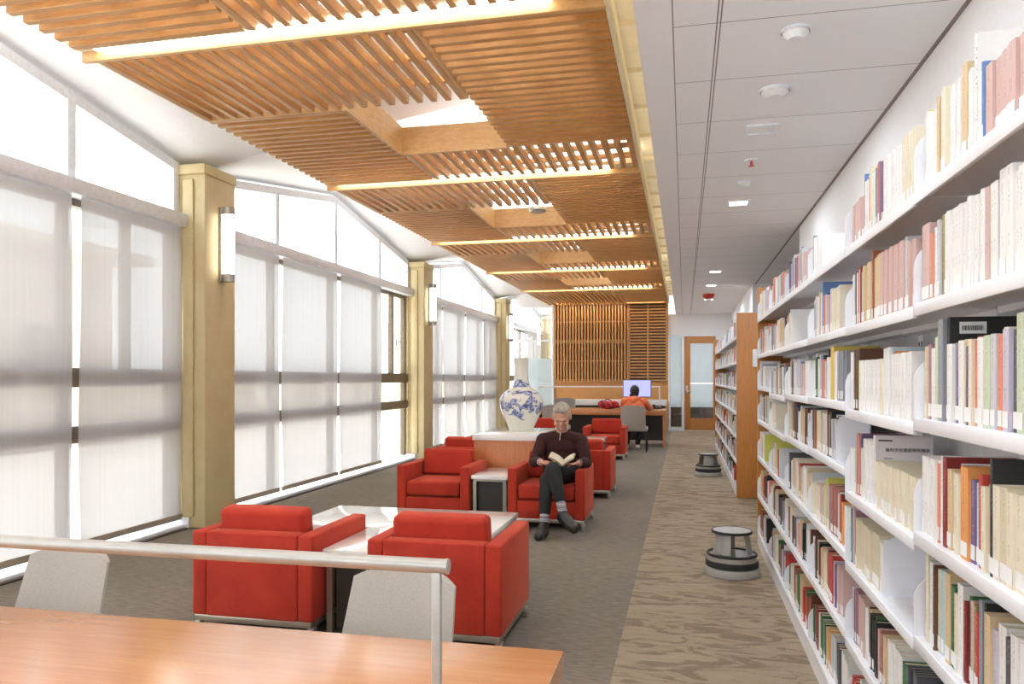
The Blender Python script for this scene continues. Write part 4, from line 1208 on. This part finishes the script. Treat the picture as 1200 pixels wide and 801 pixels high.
# ------------------------------------------------------------------ kick stools
def kick_stool(x, y, rot, label):
    t = thing('kick_stool', label, 'step stool', (x, y, 0), rot, 'round grey kick stools in the aisle')
    s = MB(); s.lathe([(0.0, 0.004), (0.195, 0.004), (0.195, 0.016), (0.186, 0.045), (0.176, 0.058), (0.172, 0.06), (0.172, 0.105), (0.166, 0.125), (0.162, 0.14), (0.0, 0.14)], 40); obj('base_drum', s, M_STOOLG, t)
    s = MB(); s.lathe([(0.1725, 0.058), (0.180, 0.062), (0.180, 0.10), (0.1725, 0.104)], 40); obj('rubber_bumper', s, M_RUBBER, t)
    s = MB(); s.lathe([(0.16, 0.132), (0.172, 0.136), (0.174, 0.146), (0.168, 0.152), (0.155, 0.150), (0.155, 0.141)], 40); obj('lower_tread', s, M_RUBBER, t)
    for k in range(3):
        s = MB()
        a0 = rad(90 + k * 120 - 33); a1 = rad(90 + k * 120 + 33)
        n = 6
        for q in range(n):
            b0 = a0 + (a1 - a0) * q / n; b1 = a0 + (a1 - a0) * (q + 1) / n
            f0 = 0.7 + 0.3 * 0
            P = []
            for (ang, rr, z) in ((b0, 0.140, 0.152), (b1, 0.140, 0.152), (b1, 0.112, 0.295), (b0, 0.112, 0.295)):
                P.append(V(rr * math.cos(ang), rr * math.sin(ang), z))
            mid_ = (b0 + b1) / 2
            s.prism(P, V(-0.010 * math.cos(mid_), -0.010 * math.sin(mid_), 0))
        obj('pedestal_leg', s, M_STOOLG, t)
    s = MB(); s.lathe([(0.0, 0.292), (0.128, 0.292), (0.128, 0.307), (0.0, 0.307)], 40); obj('top_step', s, M_STOOLG, t)
    s = MB(); s.lathe([(0.128, 0.288), (0.138, 0.29), (0.14, 0.303), (0.134, 0.309), (0.128, 0.3065)], 40); obj('top_tread', s, M_RUBBER, t)
    return t
kick_stool(0.325, 5.55, rad(20), 'grey round kick stool nearer the camera, beside the near bookcase')
kick_stool(0.33, 11.1, rad(60), 'grey round kick stool farther off, beside the far bookcase row')

# ------------------------------------------------------------------ the reading man
MX, MY = -1.12, 7.1
man = thing('person', 'grey-haired man in a burgundy sweater sitting cross-legged and reading a book', 'person', (MX, MY, 0))
def R3(p):
    return Vector(p) - V(MX, MY, 0)
HEADM = Matrix.Translation(R3((-1.110, 6.985, 1.012))) @ Matrix.Rotation(rad(4), 4, 'Z') @ Matrix.Rotation(rad(30), 4, 'X') @ Matrix.Scale(1.06, 4)
def head_ball(mb, c, r, M=None):
    T = HEADM @ Matrix.Translation(c) @ (M if M is not None else Matrix.Identity(4)) @ Matrix.Diagonal((r[0], r[1], r[2], 1))
    bmesh.ops.create_uvsphere(mb.bm, u_segments=24, v_segments=16, radius=1.0, matrix=T)
def head_shape(mb):
    head_ball(mb, (0, 0.012, 0.035), (0.077, 0.094, 0.085))       # skull
    head_ball(mb, (0, -0.020, -0.010), (0.066, 0.068, 0.085))     # face
    head_ball(mb, (0, -0.042, -0.072), (0.044, 0.042, 0.040))     # jaw
    head_ball(mb, (0, -0.072, -0.090), (0.022, 0.018, 0.020))     # chin
    head_ball(mb, (0, -0.080, 0.022), (0.050, 0.016, 0.013))      # brow
    head_ball(mb, (0, -0.096, -0.020), (0.012, 0.020, 0.028), Matrix.Rotation(rad(-18), 4, 'X'))   # nose
    head_ball(mb, (0, -0.102, -0.036), (0.017, 0.014, 0.011))
    head_ball(mb, (0, -0.082, -0.064), (0.024, 0.012, 0.006))     # lips
    head_ball(mb, (0, -0.081, -0.073), (0.021, 0.012, 0.006))
    for sx in (-1, 1):
        head_ball(mb, (sx * 0.040, -0.062, -0.030), (0.024, 0.024, 0.022))     # cheeks
        head_ball(mb, (sx * 0.078, 0.012, -0.005), (0.010, 0.020, 0.033))      # ears
def hand(mb, wrist, fdir, nrm, side, curl, k=1.0):
    """wrist point, direction of the fingers, palm normal (fingers curl this way), thumb side"""
    f = Vector(fdir).normalized(); n = Vector(nrm); n = (n - f * n.dot(f)).normalized(); s = f.cross(n).normalized()
    if s.dot(Vector(side)) < 0:
        s = -s
    w = Vector(wrist)
    for q in (-0.024, -0.008, 0.008, 0.024):
        mb.chain([(w + f * 0.008 + s * q * 0.6, 0.016 * k), (w + f * 0.085 * k + s * q * 1.25, 0.0115 * k)], 10)
    for q, L in ((0.031, 0.072), (0.0105, 0.080), (-0.0105, 0.075), (-0.031, 0.058)):
        p = w + f * 0.085 * k + s * q * k; d = f.copy(); ang = 0
        pts = [(p.copy(), 0.0098 * k)]
        for j, (fr, ca) in enumerate(((0.45, curl[0]), (0.30, curl[1]), (0.25, curl[2]))):
            ang += rad(ca); d = (f * math.cos(ang) + n * math.sin(ang)).normalized()
            p = p + d * L * fr * k; pts.append((p.copy(), (0.0092 - 0.0009 * j) * k))
        mb.chain(pts, 10)
    p = w + f * 0.028 * k + s * 0.026 * k
    d1 = (f * 0.55 + s * 0.75 - n * 0.1).normalized(); d2 = (f * 0.85 + s * 0.2 - n * 0.25).normalized()
    mb.chain([(p, 0.014 * k), (p + d1 * 0.035 * k, 0.0115 * k), (p + d1 * 0.035 * k + d2 * 0.03 * k, 0.0095 * k), (p + d1 * 0.035 * k + d2 * 0.052 * k, 0.008 * k)], 10)

shR, elR, wrR = R3((-1.305, 7.115, 0.785)), R3((-1.375, 7.03, 0.585)), R3((-1.283, 6.842, 0.607))
shL, elL, wrL = R3((-0.950, 7.12, 0.785)), R3((-0.885, 7.03, 0.590)), R3((-0.930, 6.845, 0.605))
hipR, knR, anR, toR = R3((-1.225, 7.10, 0.475)), R3((-1.125, 6.615, 0.575)), R3((-1.020, 6.485, 0.215)), R3((-0.905, 6.37, 0.110))
hipL, knL, anL, toL = R3((-1.045, 7.10, 0.475)), R3((-1.185, 6.625, 0.475)), R3((-1.187, 6.50, 0.115)), R3((-1.200, 6.32, 0.035))
pel, bel, che, nek = R3((-1.135, 7.15, 0.50)), R3((-1.135, 7.16, 0.62)), R3((-1.13, 7.15, 0.745)), R3((-1.125, 7.085, 0.875))
bd = MB()
head_shape(bd)
bd.chain([(nek - V(0, -0.02, 0.06), 0.066), (nek, 0.056), (R3((-1.118, 7.03, 0.945)), 0.054)])
for p, r in ((che, (0.165, 0.105, 0.13)), (bel, (0.145, 0.105, 0.12)), (pel, (0.155, 0.12, 0.10))):
    bd.ball(p, r, u=20, v=14)
bd.chain([(shR, 0.055), (nek - V(0, -0.02, 0.045), 0.05), (shL, 0.055)])
for sh, el, wr in ((shR, elR, wrR), (shL, elL, wrL)):
    bd.chain([(sh, 0.052), ((sh + el) / 2, 0.046), (el, 0.038), ((el + wr) / 2, 0.036), (wr, 0.025)])
for hp, kn, an in ((hipR, knR, anR), (hipL, knL, anL)):
    bd.chain([(hp, 0.082), ((hp + kn) / 2, 0.070), (kn, 0.052), (kn + (an - kn) * 0.35, 0.050), (an, 0.034)])
for an, to in ((anR, toR), (anL, toL)):
    bd.chain([(an, 0.034), (an + (to - an) * 0.3 - V(0, 0, 0.04), 0.036), (to, 0.03)])
hand(bd, wrR, (0.92, -0.32, -0.10), (0.15, -0.2, 1.0), (0.1, 0.6, 0.5), (12, 22, 18), 0.93)
hand(bd, wrL, (-0.62, -0.40, -0.10), (-0.5, -0.2, 0.8), (0.1, 0.6, 0.5), (15, 25, 20), 0.93)
obj('body', remeshed(bd, 0.005, 3), M_SKIN, man)
# hair and stubble
hr = MB()
head_ball(hr, (0, 0.024, 0.046), (0.0785, 0.090, 0.079))
head_ball(hr, (0, 0.045, 0.010), (0.076, 0.070, 0.075))
head_ball(hr, (0.010, -0.030, 0.092), (0.050, 0.044, 0.032))
head_ball(hr, (-0.03, -0.022, 0.088), (0.040, 0.042, 0.032))
for sx in (-1, 1):
    head_ball(hr, (sx * 0.066, -0.008, 0.020), (0.014, 0.030, 0.045))
obj('hair', remeshed(hr, 0.005, 3), M_HAIRG, man)
br = MB()
head_ball(br, (0, -0.046, -0.078), (0.0455, 0.0435, 0.040))
head_ball(br, (0, -0.074, -0.092), (0.024, 0.020, 0.021))
obj('beard', remeshed(br, 0.005, 2), M_BEARD, man)
for sx in (-1, 1):
    e = MB(); head_ball(e, (sx * 0.030, -0.0865, 0.031), (0.016, 0.005, 0.004), Matrix.Rotation(rad(-8 * sx), 4, 'Y')); obj('eyebrow', e, M_BEARD, man)
    e = MB(); head_ball(e, (sx * 0.031, -0.0800, 0.004), (0.011, 0.005, 0.002)); obj('eyelash', e, M_HAIRD, man)
# clothes
sw = MB()
for p, r in ((che, (0.192, 0.128, 0.14)), (bel, (0.178, 0.130, 0.14)), (pel + V(0, 0, 0.02), (0.180, 0.138, 0.09))):
    sw.ball(p, r, u=24, v=16)
sw.chain([(shR, 0.066), (nek - V(0.03, -0.015, 0.055), 0.064), (nek - V(-0.03, -0.015, 0.055), 0.064), (shL, 0.066)])
sw.chain([(nek - V(0, -0.01, 0.05), 0.070), (nek - V(0, -0.004, 0.018), 0.062)])
for sh, el, wr in ((shR, elR, wrR), (shL, elL, wrL)):
    w2 = wr + (el - wr) * 0.10
    sw.chain([(sh, 0.070), ((sh + el) / 2, 0.062), (el, 0.054), ((el + wr) / 2, 0.048), (w2, 0.037)])
obj('sweater', remeshed(sw, 0.0065, 5), M_SWEAT, man)
for (el, wr) in ((elR, wrR), (elL, wrL)):
    c = MB(); d_ = (wr - el).normalized(); c.cone(wr - d_ * 0.020, wr - d_ * (-0.002), 0.033, 0.031, 18); obj('shirt_cuff', c, M_COLLAR, man)
# shirt collar: two wings meeting in a V
c = MB()
for sx in (-1, 1):
    pts = []
    for k in range(7):
        a = rad(95 - k * 28)
        pts.append(nek + V(sx * 0.057 * math.cos(rad(-90 + k * 27)) , 0.0, 0.0) + V(0, -0.066 * math.cos(rad(k * 27)) , 0) + V(0, 0, 0.012 + 0.005 * k))
    c.chain([(p, 0.009) for p in pts], 8)
    c.chain([(pts[0] + V(sx * 0.004, -0.004, -0.008), 0.009), (pts[0] + V(sx * -0.002, -0.012, -0.040), 0.006)], 8)
obj('shirt_collar', remeshed(c, 0.004, 2), M_COLLAR, man)
z_ = MB(); z_.box(-0.003, -0.006, -0.07, 0.003, 0.0, 0.0, M=Matrix.Translation(nek + V(0, -0.085, -0.015)) @ Matrix.Rotation(rad(-25), 4, 'X')); obj('zip', z_, M_STEEL, man)
tr = MB()
tr.ball(pel - V(0, 0, 0.02), (0.172, 0.128, 0.085), u=20, v=14)
for hp, kn, an in ((hipR, knR, anR), (hipL, knL, anL)):
    a2 = an + (kn - an) * (0.30 if an is anR else 0.26)
    tr.chain([(hp, 0.094), ((hp + kn) / 2, 0.082), (kn, 0.064), (kn + (an - kn) * 0.35, 0.060), (a2, 0.050)])
obj('trousers', remeshed(tr, 0.0065, 5), M_TROUS, man)
for kn, an in ((knR, anR), (knL, anL)):
    sk = MB(); sk.chain([(an + (kn - an) * 0.30, 0.041), (an - (kn - an) * 0.02, 0.041)], 16); obj('sock', sk, mat('grey_striped_sock', (176, 170, 172), 0.9, rgb2=(92, 88, 100), scale=(0.1, 0.1, 12), s=6, lo=0.45, hi=0.55), man)
for kn, an, to in ((knR, anR, toR), (knL, anL, toL)):
    bt_ = MB()
    d_ = to - an; dh = V(d_.x, d_.y, 0).normalized()
    sl = V(0, 0, 0.045)
    heel = an - dh * 0.022 - sl
    if an is anL:
        heel = V(heel.x, heel.y, 0.042); ball = an + dh * 0.12; ball = V(ball.x, ball.y, 0.040); toe = V(to.x, to.y, 0.034)
    else:
        ball = to - (to - an) * 0.25 - V(0, 0, 0.012); toe = to - V(0, 0, 0.012)
    bt_.chain([(an - (kn - an) * 0.03, 0.046), (heel, 0.041)])
    bt_.chain([(an - V(0, 0, 0.02), 0.045), (ball, 0.049), (toe, 0.040)]); bt_.chain([(an + (to - an) * 0.3 - V(0, 0, 0.035), 0.044), (to, 0.040)])
    bt_.chain([(heel, 0.036), (ball, 0.038)])
    bo = obj('boot', remeshed(bt_, 0.005, 4), M_BOOT, man)
    so = MB()
    dn = V(0, 0, -0.030)
    so.chain([(heel + dn, 0.012), (ball + dn + V(0, 0, 0.0), 0.012), (toe + dn * 0.75, 0.010)])
    sx_ = dh.cross(V(0, 0, 1))
    for q in (-0.024, 0.024):
        so.chain([(heel + dn + sx_ * q * 0.8, 0.011), (ball + dn + sx_ * q * 1.1, 0.011), (toe + dn * 0.75 + sx_ * q * 0.5, 0.009)])
    obj('sole', remeshed(so, 0.005, 2), M_SOLE, bo)

# the open book in his hands
bk = thing('open_book', 'open book with cream pages held by the reading man', 'book', (-1.068, 6.735, 0.585))
ax = V(-0.05, 0.975, 0.16).normalized()
Lh = 0.165
def leaf(mb, wdir, off0, off1, L, y0, y1, bend=0.0, n=8):
    w = Vector(wdir); w = (w - ax * w.dot(ax)).normalized(); nn = w.cross(ax).normalized()
    if nn.z < 0: nn = -nn
    P = []
    for k in range(n + 1):
        f = k / n
        P.append(w * (0.002 + L * f) + nn * (bend * math.sin(f * PI)))
    lo = [p + nn * off0 for p in P]; hi = [p + nn * off1 for p in P]
    mb.prism([p + ax * y0 for p in lo] + [p + ax * y0 for p in hi[::-1]], ax * (y1 - y0))
wl, wr_ = (-0.118, 0.02, 0.085), (0.098, 0.02, 0.072)
s = MB(); leaf(s, wl, -0.004, 0.0, 0.142, -0.002, Lh + 0.002); leaf(s, wr_, -0.004, 0.0, 0.128, -0.002, Lh + 0.002); obj('cover', s, BM['tn'], bk)
s = MB(); leaf(s, wl, 0.0005, 0.012, 0.137, 0.0, Lh, 0.010); leaf(s, wr_, 0.0005, 0.011, 0.122, 0.0, Lh, 0.006); obj('page_block', s, M_PAPER, bk)

# ------------------------------------------------------------------ the person at the computer
PX, PY = -0.93, 14.52
per = thing('person', 'dark-haired person in an orange hooded jacket seen from behind at the computer', 'person', (PX, PY, 0))
def Q(p):
    return Vector(p) - V(PX, PY, 0)
hd = Q((-0.925, 14.70, 1.125))
sA, eA, wA = Q((-1.11, 14.58, 0.93)), Q((-1.17, 14.82, 0.76)), Q((-1.02, 15.20, 0.79))
sB, eB, wB = Q((-0.745, 14.58, 0.93)), Q((-0.655, 14.86, 0.80)), Q((-0.64, 15.24, 0.79))
b2 = MB()
b2.ball(hd, (0.075, 0.092, 0.10), u=20, v=14); b2.ball(hd + V(0, 0.05, -0.05), (0.055, 0.05, 0.06)); b2.ball(hd + V(0, 0.1, -0.015), (0.013, 0.02, 0.02))
for sx in (-1, 1):
    b2.ball(hd + V(sx * 0.076, 0.01, -0.01), (0.010, 0.018, 0.03))
b2.chain([(Q((-0.927, 14.6, 0.95)), 0.06), (hd - V(0, 0.01, 0.06), 0.05)])
b2.ball(Q((-0.93, 14.56, 0.82)), (0.17, 0.11, 0.15)); b2.ball(Q((-0.93, 14.52, 0.62)), (0.15, 0.11, 0.14)); b2.ball(Q((-0.93, 14.5, 0.54)), (0.165, 0.13, 0.09))
b2.chain([(sA, 0.055), (Q((-0.928, 14.6, 0.94)), 0.05), (sB, 0.055)])
for s_, e_, w_ in ((sA, eA, wA), (sB, eB, wB)):
    b2.chain([(s_, 0.05), (e_, 0.038), (w_, 0.026)])
LEG = []
for sx in (-1, 1):
    hp, kn, an = Q((PX + sx * 0.09, 14.55, 0.52)), Q((PX + sx * 0.12, 14.98, 0.52)), Q((PX + sx * 0.10 - 0.05, 14.86, 0.10))
    LEG.append((hp, kn, an)); b2.chain([(hp, 0.08), (kn, 0.055), (an, 0.036)]); b2.chain([(an, 0.034), (an + V(0, 0.14, -0.065), 0.028)])
hand(b2, wA, (0.1, 1, -0.05), (0, 0, -1), (1, 0, 0), (15, 20, 15), 0.9); hand(b2, wB, (-0.1, 1, -0.05), (0, 0, -1), (-1, 0, 0), (15, 20, 15), 0.9)
obj('body', remeshed(b2, 0.007, 3), M_SKIN, per)
h2 = MB(); h2.ball(hd + V(0, -0.012, 0.012), (0.092, 0.105, 0.108), u=20, v=14); h2.ball(hd + V(0, -0.035, -0.05), (0.082, 0.075, 0.07))
h2.ball(hd + V(-0.05, -0.02, -0.08), (0.05, 0.05, 0.05)); obj('hair', remeshed(h2, 0.009, 3), M_HAIRD, per)
j = MB()
j.ball(Q((-0.93, 14.56, 0.82)), (0.20, 0.135, 0.16), u=20, v=14); j.ball(Q((-0.93, 14.53, 0.62)), (0.185, 0.135, 0.15), u=20, v=14)
j.chain([(sA, 0.075), (Q((-0.928, 14.59, 0.93)), 0.075), (sB, 0.075)])
for s_, e_, w_ in ((sA, eA, wA), (sB, eB, wB)):
    j.chain([(s_, 0.072), (e_, 0.058), (w_ - V(0, 0.02, 0), 0.04)])
j.chain([(Q((-1.01, 14.55, 0.985)), 0.05), (Q((-0.93, 14.49, 0.955)), 0.062), (Q((-0.85, 14.55, 0.985)), 0.05)])
obj('jacket', remeshed(j, 0.009, 4), M_ORANGE, per)
tt = MB(); tt.ball(Q((-0.93, 14.52, 0.545)), (0.18, 0.13, 0.075))
for hp, kn, an in LEG:
    tt.chain([(hp, 0.088), (kn, 0.066), (an + V(0, 0, 0.03), 0.05)])
obj('trousers', remeshed(tt, 0.009, 4), M_TROUS, per)
for hp, kn, an in LEG:
    c = MB(); c.chain([(V(an.x, an.y - 0.02, 0.045), 0.04), (V(an.x, an.y + 0.10, 0.042), 0.04), (V(an.x, an.y + 0.17, 0.036), 0.032)]); obj('shoe', remeshed(c, 0.008, 3), M_LABEL, per)

# ------------------------------------------------------------------ light
W = bpy.data.worlds.new('sky'); SC.world = W; W.use_nodes = True
nt = W.node_tree; nt.nodes.clear()
wo = nt.nodes.new('ShaderNodeOutputWorld'); bg = nt.nodes.new('ShaderNodeBackground')
bg.inputs['Color'].default_value = (0.87, 0.945, 1.0, 1); bg.inputs['Strength'].default_value = 3.0
nt.links.new(bg.outputs[0], wo.inputs[0])
def area(name, loc, rot, sx, sy, power, color=(1, 1, 1), portal=False, spread=None):
    L = bpy.data.lights.new(name, 'AREA'); L.shape = 'RECTANGLE'; L.size = sx; L.size_y = sy; L.energy = power; L.color = color
    if spread: L.spread = spread
    o = bpy.data.objects.new(name, L); COL.objects.link(o); o.location = loc; o.rotation_euler = rot
    if portal: L.cycles.is_portal = True
    return o
for i, yc in enumerate((-2.6, 3.4, 9.4, 15.4, 21.4)):
    area('window_portal', (-4.72, yc, 1.95), (0, rad(-90), 0), 3.8, 5.9, 1, portal=True)
WARM = (1.0, 0.93, 0.84)
for i, (x, y) in enumerate([(0.1, -1.6), (0.1, 0.3), (0.2, 1.9), (0.3, 3.5), (0.5, 5.34), (0.5, 7.53), (0.5, 9.8), (0.47, 12.3), (0.47, 14.1), (0.5, 16.6), (0.3, 18.8)]):  # spots without a built downlight are added fill for the aisle
    area('downlight_and_fill_lamp', (x, y, 3.02), (0, 0, 0), 0.16, 0.16, 8 if y < 6 else 11, (0.80, 0.90, 1.0))
sun = bpy.data.lights.new('sun', 'SUN'); sun.energy = 12; sun.angle = rad(1.0); sun.color = (1.0, 0.98, 0.95)
so_ = bpy.data.objects.new('sun', sun); COL.objects.link(so_)
so_.rotation_euler = V(0.10, -0.62, -0.78).to_track_quat('-Z', 'Y').to_euler()
area('window_portal', (-1.83, -3.15, 2.3), (rad(90), 0, 0), 5.7, 1.36, 1, portal=True)  # portal for the added rear fill window
for y0 in BEAM:
    area('added_roof_fill', (-1.95, y0 - 0.17, 3.49), (PI, 0, 0), 2.9, 0.10, 80, (0.88, 0.95, 1.0))  # upward fill added above the beams to brighten the roof
area('cove_lamp', (-0.31, 10.0, 3.36), (PI, 0, 0), 0.05, 19.5, 4, (1.0, 0.95, 0.86))
area('slat_wall_lamp', (-1.9, 19.92, 3.34), (rad(22), 0, 0), 2.8, 0.06, 16, (1.0, 0.86, 0.62))
area('far_room_lamp', (0.0, 23.0, 2.85), (0, 0, 0), 1.5, 2.5, 60)

# ------------------------------------------------------------------ camera
cam = bpy.data.cameras.new('camera'); co = bpy.data.objects.new('camera', cam); COL.objects.link(co)
cam.sensor_width = 36; cam.lens = 892 / 1200 * 36; cam.shift_y = 42.5 / 1200; cam.clip_start = 0.05; cam.clip_end = 200
co.location = (0, 0, 1.37); co.rotation_euler = (rad(90), 0, fth)
SC.camera = co
SC.view_settings.view_transform = 'Standard'; SC.view_settings.look = 'None'; SC.view_settings.gamma = 1.0; SC.view_settings.exposure = 0.66
SC.view_settings.use_curve_mapping = False
SC.cycles.use_denoising = True
SC.cycles.max_bounces = 10; SC.cycles.diffuse_bounces = 6; SC.cycles.transparent_max_bounces = 16
SC.cycles.sample_clamp_indirect = 6.0; SC.cycles.caustics_reflective = False; SC.cycles.caustics_refractive = False
